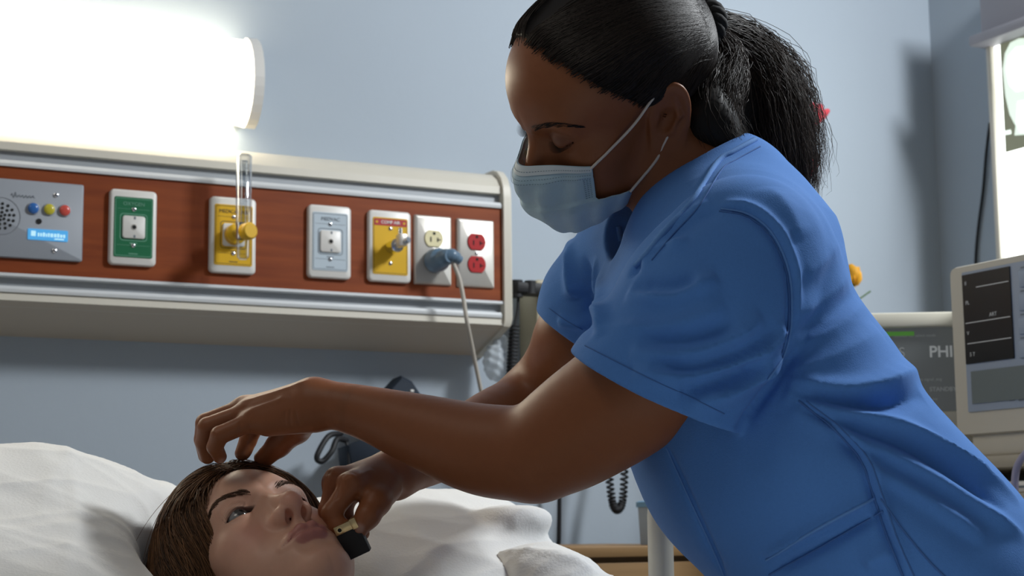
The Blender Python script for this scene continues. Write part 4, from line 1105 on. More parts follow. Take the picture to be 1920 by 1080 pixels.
def on_cloth(pl, n=6, off=0.0):
    sp = np.array(spline([(x, y, 0) for x, y in pl], n)); p3 = march(s_cloth, sp[:, 0], sp[:, 1])
    g, d = grad(s_cloth, p3, F32(0.003)); g /= np.maximum(np.linalg.norm(g, axis=1, keepdims=True), 1e-6)
    return p3 + g * off
from mathutils.bvhtree import BVHTree
BV = BVHTree.FromPolygons([tuple(map(float, v)) for v in Vc], [tuple(map(int, q)) for q in Qc])
def cast_cloth(pl, n=8, off=0.0004):
    out = []
    for x, y, _ in spline([(x, y, 0) for x, y in pl], n):
        r_ = Vector(ray(x, y)).normalized(); h = BV.ray_cast(Vector(CAM), r_)
        if h[0] is not None and (not out or (h[0] - Vector(out[-1])).length < 0.05): out.append(tuple(h[0] + h[1] * off))
    return out
M_SEAM = mat('scrub_seam_thread', (0.055, 0.150, 0.400), 0.85)
M_TRIM = mat('scrub_trim', (0.110, 0.270, 0.620), 0.85, bump=0.2, bscale=900)
def seam(name, pl, r_=0.0007, m=None, off=0.0003):
    pts = cast_cloth(pl, off=off)
    if len(pts) > 2:
        bm = bmesh.new(); tube(bm, pts, r_, 6); auto(obj(name, bm, m or M_SEAM, top), 80)
seam('neckline_trim', [(1416, 262), (1375, 285), (1345, 305), (1300, 376), (1250, 430), (1212, 476), (1190, 500)], 0.0030, M_TRIM, 0.0)
seam('neckline_trim', [(1160, 425), (1164, 450), (1172, 475), (1186, 500)], 0.0030, M_TRIM, 0.0)
seam('neckline_stitch', [(1425, 275), (1380, 300), (1354, 318), (1312, 385), (1262, 440), (1222, 488)])
seam('armhole_seam', [(1352, 392), (1405, 402), (1450, 440), (1480, 512), (1484, 600), (1470, 665), (1440, 712)], 0.0011, M_TRIM)
seam('armhole_seam', [(1349, 396), (1401, 407), (1445, 445), (1475, 514), (1479, 600), (1466, 662)], 0.0008)
seam('hem_stitch', [(1097, 648), (1160, 680), (1230, 715), (1300, 747), (1358, 776)], 0.0005)
seam('hem_stitch', [(1030, 578), (1060, 600), (1092, 618)], 0.0005)
seam('side_seam', [(1498, 752), (1560, 802), (1612, 860), (1638, 930), (1664, 1010), (1695, 1085)], 0.0011)
seam('side_seam', [(1512, 752), (1576, 802), (1630, 862), (1656, 932), (1684, 1012), (1716, 1085)], 0.0007)
seam('front_seam', [(1250, 840), (1288, 925), (1332, 1020), (1360, 1085)], 0.0009, M_TRIM)
seam('pocket_edge', [(1437, 1050), (1530, 993), (1640, 934)], 0.0013, M_TRIM)
seam('pocket_stitch', [(1442, 1078), (1540, 1025), (1656, 958)], 0.0008)
seam('back_vent', [(1652, 935), (1690, 990), (1740, 1050), (1775, 1085)], 0.0010)
def s_nurse0(P): return smin(s_head(n_face(n_local(P)), 'down', ear=False, nose_w=1.2, fore=0.004), s_cone(P, n_world([[0, 0.028, -0.040]])[0], NB, 0.050, 0.057), 0.03)
# mask -------------------------------------------------------------------
def s_maskform(L):
    d = s_head(n_face(L), 'down', ear=False, nose_w=1.2) * 0.85
    return smin(d, s_ell(L, (0, -0.0580, -0.0400), (0.0460, 0.0560, 0.0500)), 0.020)
nu, nv = 72, 40
u = np.linspace(-1, 1, nu); v = np.linspace(0, 1, nv)
U, Vv = np.meshgrid(u, v)
fm_ = np.interp(Vv, [0, 0.25, 0.50, 0.55, 0.63, 0.8, 1], [50, 47.5, 45, 53, 70, 70, 64])
phi = U * fm_
zt = -0.0015 - 0.0085 * (np.abs(phi) / 50) ** 1.6; zb = -0.0885 + 0.0165 * (np.abs(phi) / 66) ** 1.4
Z = zt + (zb - zt) * Vv
dirs = np.stack([np.sin(np.radians(phi)), -np.cos(np.radians(phi)), 0 * phi], -1)
lowv = np.clip((Vv - 0.6) / 0.4, 0, 1)
C0 = np.stack([0 * Z, -0.015 - 0.02 * lowv * (1 - np.abs(U)), Z], -1)
rad = np.full(U.shape, 0.17)
pleat = 0.0026 * (smooth01((Vv - 0.47) / 0.05) - smooth01((Vv - 0.60) / 0.25)) + 0.0012 * np.exp(-((Vv - 0.16) / 0.03) ** 2) + 0.0010 * np.sin(phi * 0.35 + 6 * Vv) * smooth01(Vv / 0.3) + 0.0014 * np.exp(-((np.abs(phi) - 14) / 3.5) ** 2) * np.exp(-((Vv - 0.45) / 0.2) ** 2)
for _ in range(60):
    Pm = (C0 + dirs * rad[..., None]).reshape(-1, 3).astype(F32)
    rad = rad - (eval_chunks(s_maskform, Pm).reshape(U.shape) - 0.0030 - pleat) * 0.8
Pm = C0 + dirs * rad[..., None]
def mask_pt(vv, uu, off=0.0008):
    i = vv * (nv - 1); j = (uu + 1) / 2 * (nu - 1); i0, j0 = min(int(i), nv - 2), min(int(j), nu - 2); a, b = i - i0, j - j0
    p = (1 - a) * ((1 - b) * Pm[i0, j0] + b * Pm[i0, j0 + 1]) + a * ((1 - b) * Pm[i0 + 1, j0] + b * Pm[i0 + 1, j0 + 1])
    dn = dirs[min(i0, nv - 1), min(j0, nu - 1)]
    return p + dn * off
ids = np.arange(nu * nv).reshape(nv, nu)
Qm_ = np.stack([ids[:-1, :-1], ids[1:, :-1], ids[1:, 1:], ids[:-1, 1:]], -1).reshape(-1, 4)
M_MASK = mat('mask_fabric', (0.42, 0.58, 0.68), 0.7, noise=0.04, nscale=300, bump=0.15, bscale=800, sss=0.1)
M_MASKW = mat('mask_edge', (0.62, 0.70, 0.74), 0.7)
mk_o = link('face_mask', mesh_from('face_mask', n_world(Pm.reshape(-1, 3)), Qm_), M_MASK, nurse)
sd = mk_o.modifiers.new('thickness', 'SOLIDIFY'); sd.thickness = 0.0012; sd.offset = -1
def ribbon(name, ptsu, w, m, parent):
    V, Qr = [], []
    for k, (a, b) in enumerate(ptsu): V += [a, b]
    Qr = [[2 * k, 2 * k + 1, 2 * k + 3, 2 * k + 2] for k in range(len(ptsu) - 1)]
    return link(name, mesh_from(name, n_world(np.array(V)), np.array(Qr)), m, parent)
us = np.linspace(-0.97, 0.99, 70)
o = ribbon('edge_binding', [(mask_pt(0.0, x, 0.0010), mask_pt(0.085, x, 0.0010)) for x in us], 0, M_MASKW, mk_o)
M_STI = mat('mask_stitch', (0.17, 0.26, 0.33), 0.7)
bm = bmesh.new()
def dash(a, b, w):
    a, b = [Vector(n_world(np.array([p]))[0].tolist()) for p in (a, b)]
    tube(bm, [a, b], w, 4)
for vv, cnt in ((0.050, 60), (0.125, 60), (0.165, 60)):
    xs = np.linspace(-0.97, 0.97, cnt * 2)
    for k in range(0, cnt * 2 - 1, 2): dash(mask_pt(vv, xs[k], 0.0012), mask_pt(vv, xs[k + 1], 0.0012), 0.00028)
for vv in np.linspace(0.2, 0.47, 10):
    for x in (0.86, 0.90, 0.94): dash(mask_pt(vv, x, 0.0010), mask_pt(vv, x + 0.02, 0.0010), 0.00028)
tag(obj('stitching', bm, M_STI, mk_o), kind='stuff')
M_STRAP = mat('white_elastic', (0.66, 0.60, 0.54), 0.8)
for sd_ in (1, -1):
    for a, mids, e in ((mask_pt(0.02, sd_ * 0.985, 0.0012), [(0.0735, -0.022, 0.010), (0.0775, 0.004, 0.0255)], (0.079, 0.020, 0.034)), (mask_pt(0.64, sd_ * 0.985, 0.0012), [(0.0735, -0.008, -0.034), (0.0755, 0.004, -0.0225)], (0.076, 0.012, -0.016))):
        pts = [np.array(a)] + [np.array(q) * np.array([sd_, 1, 1]) for q in mids] + [np.array(e) * np.array([sd_, 1, 1])]
        lp_ = np.array(spline(pts, 6)); on_ = lp_.astype(F32).copy()
        for _ in range(4):
            g_, d_ = grad(lambda Lq: s_nurse0(n_world(Lq)), on_, F32(0.002)); on_ = on_ + (np.maximum(0.0016 - d_, 0) / np.maximum((g_ * g_).sum(1), 0.3))[:, None] * g_
        bm = bmesh.new(); tube(bm, [tuple(p) for p in n_world(on_)], 0.0014, 8); auto(obj('ear_loop', bm, M_STRAP, mk_o), 80)
# hair -------------------------------------------------------------------
def s_nhair_l(L):
    d = s_ell(L, (0, 0.018, 0.047), (0.0745, 0.096, 0.080))
    d = smin(d, s_ell(L, (0, -0.0296, 0.046), (0.0625, 0.060, 0.060)), 0.03) - 0.0030 - 0.003 * smooth01((L[:, 1] + 0.03) / 0.06)
    d = smin(d, s_ell(L, (0, 0.080, 0.035), (0.050, 0.034, 0.055)), 0.03)
    d = smax(d, -s_ell(L, (0, -0.13, -0.020), (0.1045, 0.2016, 0.136)), 0.006)
    d = smax(d, -(L[:, 2] + 0.062 + 0.2 * L[:, 1]), 0.01)
    A = fold_x(L)
    return smax(d, -s_ell(A, (0.088, 0.018, -0.012), (0.022, 0.017, 0.034)), 0.006)
def s_ncomb_l(L):
    d = s_ell(L, (0, 0.018, 0.047), (0.0745, 0.096, 0.080))
    d = smin(d, s_ell(L, (0, -0.0296, 0.046), (0.0625, 0.060, 0.060)), 0.03) - 0.0010 - 0.005 * smooth01((s_ell(L, (0, -0.13, -0.020), (0.1045, 0.2016, 0.136)) + 0.004) / 0.02)
    return smin(d, s_ell(L, (0, 0.080, 0.035), (0.050, 0.034, 0.055)), 0.03)
def s_nhair(P): return s_nhair_l(n_local(P))
M_HAIR_N = tint_mat('black_brown_hair', 0.48, 0.22, nz=0.25, nscale=60, bump=0)
Vh, Qh = sdf_surface(s_nhair, NT - 0.18, NT + 0.18, 0.004)
nh = link('hair', mesh_from('hair', Vh, Qh, np.tile([[0.010, 0.007, 0.006]], (len(Vh), 1))), M_HAIR_N, nurse)
PB = np.array([0.004, 0.115, 0.032])
def ncomb(n, side, K=18):
    t = rg.random(n)
    root = curve_at([(0.050, 0.075, -0.045), (0.068, 0.045, -0.030), (0.074, 0.030, 0.020), (0.0713, 0.0043, 0.0216), (0.0728, -0.0224, 0.0455), (0.0628, -0.043, 0.0715), (0.0443, -0.0546, 0.0902), (0.0208, -0.060, 0.1017), (0.0, -0.058, 0.1065)], t)
    rr_ = rg.random(n)[:, None] ** 1.5 * 0.75
    root = root + np.array([0, -1, -0.25]) * (rg.random((n, 1)) ** 2 * 0.007 * (t[:, None] > 0.3))
    root = root * np.array([side, 1, 1])
    end = PB + rg.normal(size=(n, 3)) * 0.007
    mid = root * 0.5 + end * 0.5 + np.array([0.03 * side, 0, 0.035])
    s = rr_[:, :, None] + (1 - rr_[:, :, None]) * np.linspace(0, 1, K)[None, :, None]
    C = (1 - s) ** 2 * root[:, None] + 2 * s * (1 - s) * mid[:, None] + s * s * end[:, None]
    off = 0.0003 + 0.0012 * rg.random((n, 1)) * np.ones((1, K))
    return to_shell(s_ncomb_l, C, off)
C = np.concatenate([ncomb(4200, 1), ncomb(1400, -1)])
hc = np.array([0.020, 0.014, 0.011]) * (0.4 + 1.1 * rg.random((len(C), 1)))
strands('hair_strands', n_world(C.reshape(-1, 3)).reshape(C.shape), np.full(len(C), 0.00040), M_HAIR_N, nh, cols=hc, taper=False)
# brow and lashes
for side in (-1, 1):
    n = 130; t = rg.random(n)
    c = curve_at([(0.012, -0.0855, 0.0330), (0.024, -0.0840, 0.0365), (0.036, -0.0775, 0.0385), (0.047, -0.0680, 0.0360), (0.0530, -0.0600, 0.0310)], t)
    c[:, 2] += (rg.random(n) - 0.5) * 0.006 * (1 - 0.7 * t)
    dr = np.stack([0.8 + 0 * t, 0.25 + 0 * t, 0.5 - 0.9 * t], -1); dr /= np.linalg.norm(dr, axis=1, keepdims=True)
    cc = c[:, None] + dr[:, None] * np.linspace(0, 1, 4)[None, :, None] * 0.007
    cc = to_shell(lambda Lq: s_head(Lq, 'down', ear=False, fore=0.004), cc, 0.0003); cc[..., 0] *= side
    strands('eyebrow', n_world(cc.reshape(-1, 3)).reshape(cc.shape), np.full(n, 0.00026), M_HAIR_N, nurse, cols=np.tile([[0.014, 0.009, 0.007]], (n, 1)))
    x = np.linspace(-0.0135, 0.0140, 46); z = -0.0055 + 22 * x * x
    y = -np.sqrt(np.maximum((EYER + 0.0026) ** 2 - x * x - z * z, 0))
    c = np.stack([EYE[0] + x, EYE[1] + y, EYE[2] + z], -1)
    dr = np.stack([30 * x, -0.85 + 0 * x, -0.55 + 0 * x], -1); dr /= np.linalg.norm(dr, axis=1, keepdims=True)
    s = np.linspace(0, 1, 5)[None, :, None]
    cc = c[:, None] + dr[:, None] * s * 0.0085 + np.array([0, 0, 1]) * s * s * 0.003; cc[..., 0] *= side
    strands('eyelashes', n_world(cc.reshape(-1, 3)).reshape(cc.shape), np.full(46, 0.00018), M_HAIR_N, nurse, cols=np.tile([[0.006, 0.005, 0.005]], (46, 1)))
# ponytail
TAIL = [n_world([PB])[0], J(1390, 105, 1.745), J(1440, 165, 1.755), J(1462, 235, 1.755), J(1468, 300, 1.75)]
def s_tail(P):
    return smin(s_chain(P, [J(1322, 160, 1.665), J(1322, 225, 1.65), J(1352, 268, 1.645)], [0.022, 0.026, 0.022], 0.02), smin(s_chain(P, TAIL, [0.012, 0.020, 0.026, 0.024, 0.012], 0.03), s_chain(P, [J(1365, 140, 1.74), J(1365, 215, 1.735), J(1395, 265, 1.74)], [0.030, 0.034, 0.026], 0.03), 0.03), 0.02)

tp = np.array(TAIL); Vt, Qt = sdf_surface(s_tail, tp.min(0) - 0.09, tp.max(0) + 0.09, 0.005)
tl = link('ponytail', mesh_from('ponytail', Vt, Qt, np.tile([[0.008, 0.006, 0.005]], (len(Vt), 1))), M_HAIR_N, nurse)
n, K = 7000, 20
t = np.linspace(0, 1, K)
ax_ = curve_at(TAIL[:4] + [J(1480, 320, 1.75), J(1490, 350, 1.75)], t)
g = rg.normal(size=(n, 3)); g /= np.linalg.norm(g, axis=1, keepdims=True); g *= (rg.random((n, 1)) ** 0.35)
ln = 0.62 + 0.38 * rg.random((n, 1))
tt = ln * t[None]
axx = np.stack([np.interp(tt, t, ax_[:, k]) for k in range(3)], -1)
wid = np.interp(tt, [0, 0.12, 0.4, 0.7, 0.9, 1.0], [0.014, 0.030, 0.047, 0.046, 0.030, 0.016])
C = axx + g[:, None] * wid[..., None] + np.cumsum(rg.normal(size=(n, K, 3)), axis=1) * 0.0017
C += (np.array([-0.030, 0, -0.022]) * (rg.random((n, 1, 1)))) * smooth01(tt * 1.5)[..., None]
hc = np.array([0.034, 0.022, 0.016]) * (0.4 + 1.3 * rg.random((n, 1)))
n2 = 2600; g2 = rg.normal(size=(n2, 3)); g2 /= np.linalg.norm(g2, axis=1, keepdims=True); g2 *= rg.random((n2, 1)) ** 0.3
ax2 = curve_at([TAIL[0], J(1350, 120, 1.69), J(1332, 175, 1.665), J(1328, 230, 1.650), J(1362, 285, 1.650)], t)
w2 = np.interp(t, [0, 0.2, 0.6, 1.0], [0.012, 0.024, 0.030, 0.020])
C2 = ax2[None] + g2[:, None] * w2[None, :, None] + np.cumsum(rg.normal(size=(n2, K, 3)), axis=1) * 0.0013
C = np.concatenate([C, C2]); n = n + n2; hc = np.array([0.034, 0.022, 0.016]) * (0.4 + 1.3 * rg.random((n, 1)))
strands('ponytail_strands', C, np.full(n, 0.00036), M_HAIR_N, tl, cols=hc)
# braided hair tie
dT = (TAIL[1] - TAIL[0]) / np.linalg.norm(TAIL[1] - TAIL[0]); x_, y_, _ = frame_from(dT); x_, y_ = np.array(x_), np.array(y_)
tie = None; M_TIE = mat('black_hair_tie', (0.008, 0.008, 0.009), 0.8)
for ph in (0.0, math.pi):
    pts = []
    for k in range(91):
        a = 2 * math.pi * k / 90; w = 9 * a + ph
        rr_ = 0.021 + 0.0052 * math.cos(w)
        pts.append(tuple(TAIL[0] + dT * (0.004 + 0.0065 * math.sin(w)) + (x_ * math.cos(a) + y_ * math.sin(a)) * rr_))
    bm = bmesh.new(); tube(bm, pts, 0.0056, 8, cap=False); auto(obj('hair_tie_cord', bm, M_TIE, tl), 80)
# trousers and shoes ----------------------------------------------------------
hipc = T4; dwn = np.array([0, 0, -1], F32); lat = np.array([ls_[0], ls_[1], 0], F32); lat /= np.linalg.norm(lat)
footx = hipc + np.array([0.06, 0, 0], F32)
def leg_pts(s): 
    a = hipc + lat * s * 0.085; k = footx + lat * s * 0.10; f = footx + lat * s * 0.11
    return [a, np.array([k[0] - 0.02, k[1], 0.48], F32), np.array([f[0], f[1], 0.085], F32)]
def s_trous(P):
    d = s_ell(tq(P), tq(T4[None])[0], (0.14, 0.122, 0.122))
    for s in (-1, 1): d = smin(d, s_chain(P, leg_pts(s), [0.092, 0.072, 0.062], 0.03), 0.05)
    return smax(d, -(P[:, 2] - 0.05), 0.01)
Vt, Qt = sdf_surface(s_trous, np.array([hipc[0] - 0.3, hipc[1] - 0.32, 0.02]), np.array([hipc[0] + 0.35, hipc[1] + 0.32, hipc[2] + 0.2]), 0.010)
link('scrub_trousers', mesh_from('scrub_trousers', wrinkle(Vt, vnormals(Vt, Qt), 0.006, 25, 31), Qt), M_SCRUB, nurse)
M_SHOE = mat('white_shoe', (0.7, 0.7, 0.7), 0.5)
for s in (-1, 1):
    f = leg_pts(s)[2]
    def s_shoe(P):
        d = s_chain(P, [f + V3(0.03, 0, -0.035), f + V3(-0.06, 0, -0.045), f + V3(-0.15, 0, -0.052)], [0.045, 0.042, 0.034], 0.03)
        return smax(d, -P[:, 2], 0.006)
    Vt, Qt = sdf_surface(s_shoe, f - V3(0.25, 0.12, 0.10), f + V3(0.15, 0.12, 0.10), 0.007)
    link('shoe', mesh_from('shoe', Vt, Qt), M_SHOE, nurse)
# black clasp held against the far cheek
hc_ = J(664, 1017, 1.660); ex_ = (0.90 * RT + 0.42 * UP).astype(F32); ez_ = (-0.42 * RT + 0.90 * UP).astype(F32); ey_ = FW.astype(F32)
def obb(bm, c, half, bev):
    M = Matrix(((ex_[0], ey_[0], ez_[0], c[0]), (ex_[1], ey_[1], ez_[1], c[1]), (ex_[2], ey_[2], ez_[2], c[2]), (0, 0, 0, 1)))
    h = half; box(bm, (-h[0], -h[1], -h[2]), h, bev, 2, M)
M_GOLD = mat('gold_metal', (0.72, 0.56, 0.30), 0.28, 0.9)
lt = thing('leather_clasp', 'black block with gold clasp cap held in the far hand beside the cheek', 'clasp', tuple(hc_))
bm = bmesh.new(); obb(bm, hc_, (0.0120, 0.008, 0.0135), 0.0012); auto(obj('body', bm, mat('black_leather', (0.006, 0.006, 0.007), 0.6), lt), 40)
gc = hc_ + ez_ * 0.0175
bm = bmesh.new(); obb(bm, gc - ex_ * 0.003, (0.0090, 0.0084, 0.0045), 0.0012); gold = auto(obj('gold_cap', bm, M_GOLD, lt), 40)
bm = bmesh.new(); obb(bm, gc + ex_ * 0.0085, (0.0032, 0.0090, 0.0055), 0.001); auto(obj('gold_clip', bm, M_GOLD, lt), 40)
ecen = gc - ex_ * 0.0065 - ey_ * 0.0084
bm = bmesh.new(); loft(bm, [[tuple(ecen + (ex_ * math.cos(a) + ez_ * math.sin(a)) * r_ - ey_ * o_) for a in np.linspace(0, 2 * math.pi, 20, endpoint=False)] for r_, o_ in ((0.0030, 0.0), (0.0030, 0.0008), (0.0020, 0.0008), (0.0020, 0.0001))], cap=False); auto(obj('eyelet', bm, M_GOLD, gold), 40)
bm = bmesh.new(); tube(bm, [tuple(ecen + ey_ * 0.0002), tuple(ecen - ey_ * 0.0003)], 0.0020, 16); obj('eyelet_hole', bm, M_DARK, gold)
# ------------------------------------------------------------------ things along the back wall
M_NAVY = mat('navy_nylon', (0.018, 0.028, 0.045), 0.6, noise=0.2, nscale=150)
def coil(p0, p1, turns, rad, wire, sag=None, n=14):
    pts = []; p0, p1 = np.array(p0), np.array(p1); N = turns * n
    base = spline([p0, (p0 + p1) / 2 + (np.array(sag) if sag is not None else 0), p1], N // 2)
    base = np.array(base); d = np.gradient(base, axis=0); d /= np.linalg.norm(d, axis=1, keepdims=True)
    x = None
    for k in range(len(base)):
        if x is None: x = np.cross(d[k], [0, 1, 0.3]); 
        x = x - d[k] * (x @ d[k]); x /= np.linalg.norm(x); y = np.cross(d[k], x)
        a = 2 * math.pi * turns * k / (len(base) - 1)
        pts.append(tuple(base[k] + (x * math.cos(a) + y * math.sin(a)) * rad))
    return pts
# diagnostic set on the wall
ds = thing('diagnostic_station', 'beige wall diagnostic station with black handle and coiled cord beside service panel', 'medical device', tuple(on_y(1020, 600, YW)))
a, b2 = on_y(1000, 524, 2.64), on_y(1085, 700, 2.64)
bm = bmesh.new(); box(bm, (a[0], 2.63, b2[2]), (b2[0], YW, a[2]), 0.008); auto(obj('wall_box', bm, mat('tan_plastic', (0.46, 0.41, 0.29), 0.5), ds), 40)
h0, h1 = on_y(963, 546, 2.60), on_y(1040, 545, 2.60)
bm = bmesh.new(); box(bm, (h0[0], 2.585, h1[2] - 0.009), (h1[0], 2.632, h1[2] + 0.010), 0.004)
tube(bm, [(h0[0] + 0.006, 2.60, h1[2] - 0.016), (h0[0] + 0.006, 2.60, h1[2] + 0.014)], 0.011, 14)
tube(bm, [(h0[0] + 0.028, 2.592, h1[2] - 0.010), (h0[0] + 0.028, 2.592, h1[2] + 0.013)], 0.010, 14)
auto(obj('handle_cradle', bm, M_BLACK, ds), 40)
bm = bmesh.new(); c0, c1 = on_y(972, 556, 2.605), on_y(965, 610, 2.605)
tube(bm, spline([c0, (c0 + c1) / 2 + np.array([0.002, 0, 0]), c1], 5), 0.0028, 8)
tube(bm, coil(c1, on_y(955, 760, 2.60), 22, 0.0075, 0.0022), 0.0024, 6); auto(obj('coiled_cord', bm, M_BLACK, ds), 80)
# the long hanging loop of coiled cord and a straight cable
bm = bmesh.new()
lpp = [on_y(1066, 692, 2.65), on_y(1105, 742, 2.64), on_y(1134, 800, 2.62), on_y(1141, 880, 2.60), on_y(1148, 940, 2.595), on_y(1157, 956, 2.595), on_y(1167, 940, 2.595), on_y(1171, 880, 2.60), on_y(1170, 800, 2.62), on_y(1140, 735, 2.64), on_y(1080, 670, 2.65)]
sp = np.array(spline(lpp, 40)); d = np.gradient(sp, axis=0); d /= np.linalg.norm(d, axis=1, keepdims=True)
pts = []; tw = np.linspace(0, 2 * math.pi * 70, len(sp)); yv = np.array([0, 1.0, 0]); 
for k in range(len(sp)):
    x = np.cross(d[k], yv); x /= np.linalg.norm(x); pts.append(tuple(sp[k] + (x * math.cos(tw[k]) + yv * math.sin(tw[k])) * 0.0060))
tube(bm, pts, 0.0022, 6)
o = auto(obj('coiled_cord', bm, M_BLACK, ds), 80); o['label'] = 'black coiled cord hanging in a loop'
bm = bmesh.new(); tube(bm, spline([on_y(1042, 690, 2.66), on_y(1048, 760, 2.66), on_y(1049, 900, 2.66), on_y(1048, 1000, 2.665), on_y(1046, 1040, 2.67), on_y(1040, 1200, 2.68)], 6), 0.0040, 10)
auto(tag(obj('cable', bm, M_BLACK), 'straight black cable hanging down wall left of coiled cord', 'cable'), 80)
# blood pressure cuff
cf = thing('pressure_cuff', 'navy blood pressure cuff with looped black hose hanging on blue wall', 'blood pressure cuff', tuple(on_y(755, 760, YW)))
prof = [(716, 742), (735, 722), (752, 704), (772, 715), (789, 740), (800, 800), (812, 905), (740, 918), (652, 872), (648, 836), (690, 820), (706, 780)]
f = [on_y(x, y, 2.63) for x, y in prof]; bk = [p + np.array([0.004, 0.045, -0.002]) for p in f]
bm = bmesh.new(); loft(bm, [[tuple(p) for p in bk], [tuple(p) for p in f], [tuple(np.mean(f, axis=0) + (p - np.mean(f, axis=0)) * 0.93 - np.array([0, 0.007, 0])) for p in f]])
auto(obj('cuff', bm, M_NAVY, cf), 50)
for x, y in ((772, 733), (763, 738), (748, 736)):
    p = on_y(x, y, 2.622); bm = bmesh.new(); box(bm, (p[0] - 0.003, 2.619, p[2] - 0.002), (p[0] + 0.003, 2.628, p[2] + 0.002), 0.0006); obj('label_mark', bm, M_WHITE, cf)
bm = bmesh.new(); tube(bm, spline([on_y(640, 812, 2.64), on_y(616, 818, 2.62), on_y(597, 848, 2.61), on_y(595, 862, 2.61), on_y(606, 864, 2.61), on_y(622, 846, 2.61), on_y(632, 824, 2.62), on_y(650, 826, 2.64)], 8), 0.0048, 10); auto(obj('hose_loop', bm, M_BLACK, cf), 80)
bm = bmesh.new(); tube(bm, spline([on_y(648, 822, 2.64), on_y(653, 850, 2.63), on_y(656, 900, 2.63), on_y(660, 960, 2.64)], 6), 0.003, 8); auto(obj('hose', bm, M_BLACK, cf), 80)
# clear plastic bag beside the cord
bagc = on_y(930, 680, 2.63)
def s_bag(P):
    d = s_ell(P, bagc, (0.022, 0.022, 0.034))
    d = smin(d, s_ell(P, bagc + np.array([0.012, 0.004, 0.030]), (0.012, 0.014, 0.022)), 0.01)
    return d + 0.0022 * np.sin(P[:, 0] * 320 + P[:, 2] * 160) * np.sin(P[:, 2] * 240 - P[:, 0] * 90)
Vb, Qb = sdf_surface(s_bag, bagc - 0.06, bagc + 0.07, 0.0025)
M_BAG = mat('clear_plastic_film', (0.74, 0.80, 0.85), 0.2, trans=0.35, alpha=0.7)
tag(link('plastic_bag', mesh_from('plastic_bag', Vb, Qb), M_BAG), 'crumpled clear plastic bag hanging beside the coiled cord', 'plastic bag')
# nightstand
M_OAK = mat('oak_veneer', (0.29, 0.170, 0.070), 0.5, noise=0.18, nscale=14, stretch=(0.6, 1, 12))
na, nb_ = on_y(1068, 1026, 2.22), on_y(1385, 1030, 2.22)
zt_ = na[2]
ns = thing('nightstand', 'light oak nightstand against the back wall behind the nurse', 'nightstand', ((na[0] + nb_[0]) / 2, 2.45, 0))
bm = bmesh.new(); box(bm, (na[0], 2.22, zt_ - 0.016), (nb_[0], 2.62, zt_), 0.002); auto(obj('worktop', bm, M_OAK, ns), 40)
bm = bmesh.new(); box(bm, (na[0] + 0.006, 2.245, 0.06), (nb_[0] - 0.006, 2.61, zt_ - 0.016)); obj('cabinet', bm, M_OAK, ns)
for k in range(3):
    z1 = zt_ - 0.024 - k * 0.29; z0 = z1 - 0.28
    bm = bmesh.new(); box(bm, (na[0] + 0.010, 2.226, z0), (nb_[0] - 0.010, 2.245, z1), 0.002); dr = auto(obj('drawer', bm, M_OAK, ns), 40)
    xm = (na[0] + nb_[0]) / 2; bm = bmesh.new(); tube(bm, [(xm - 0.05, 2.226, z1 - 0.12), (xm - 0.05, 2.205, z1 - 0.12), (xm + 0.05, 2.205, z1 - 0.12), (xm + 0.05, 2.226, z1 - 0.12)], 0.005, 10); auto(obj('handle', bm, M_STEEL, dr), 60)
for x in (na[0] + 0.03, nb_[0] - 0.03):
    for y in (2.27, 2.58):
        bm = bmesh.new(); box(bm, (x - 0.02, y - 0.02, 0), (x + 0.02, y + 0.02, 0.06), 0.003); obj('foot', bm, M_OAK, ns)
# clear tub with blue lid
ta, tb_ = on_y(1186, 942, 2.365), on_y(1300, 942, 2.27)
zl = ta[2]; cx_, w_ = (ta[0] + tb_[0]) / 2, (tb_[0] - ta[0])
tb = thing('storage_tub', 'clear plastic tub with pale blue lid standing on nightstand', 'container', (cx_, 2.31, zt_))
M_TUB = mat('clear_tub', (0.62, 0.68, 0.72), 0.25, trans=0.5, alpha=0.85)
bm = bmesh.new(); lps = []
for s, z in ((0.90, zt_ + 0.0005), (0.97, zl - 0.008), (0.97, zl - 0.006), (0.93, zl - 0.006), (0.86, zt_ + 0.004)):
    lps.append([(cx_ + p[0] * s, 2.31 + p[1] * s, z) for p in rrect(w_, 0.11, 0.018)])
loft(bm, lps); auto(obj('tub', bm, M_TUB, tb), 40)
bm = bmesh.new(); loft(bm, [[(cx_ + p[0], 2.31 + p[1], z) for p in rrect(w_ + g, 0.112 + g, 0.019)] for g, z in ((0, zl - 0.008), (0.002, zl - 0.008), (0.002, zl), (-0.006, zl + 0.002))]); auto(obj('lid', bm, mat('blue_lid', (0.16, 0.33, 0.50), 0.4), tb), 40)
# bed side-rail post, beige with rounded top
pa = at_depth(1236, 905, 1.98); 
rp_ = thing('bed_rail', 'beige metal side rail with rounded top standing beyond the bed', 'bed rail', (pa[0], pa[1], 0))
M_RAIL = mat('taupe_enamel', (0.40, 0.375, 0.32), 0.4)
zt2 = pa[2] + 0.012; wdt = 0.0150
arc = [(pa[0], pa[1], 0.02), (pa[0], pa[1], zt2 - 0.05)]
for k in range(1, 9):
    a_ = R(90 * k / 8); arc.append((pa[0] + 0.035 * (1 - math.cos(a_)) * 0.88, pa[1] - 0.035 * (1 - math.cos(a_)) * 0.46, zt2 - 0.05 + 0.035 * math.sin(a_)))
e_ = arc[-1]; arc += [(e_[0] + 0.15, e_[1] + 0.02, e_[2]), (e_[0] + 0.185, e_[1] + 0.024, e_[2] - 0.035), (e_[0] + 0.185, e_[1] + 0.024, 0.02)]
bm = bmesh.new(); tube(bm, arc, wdt, 16); auto(obj('rail_tube', bm, M_RAIL, rp_), 70)
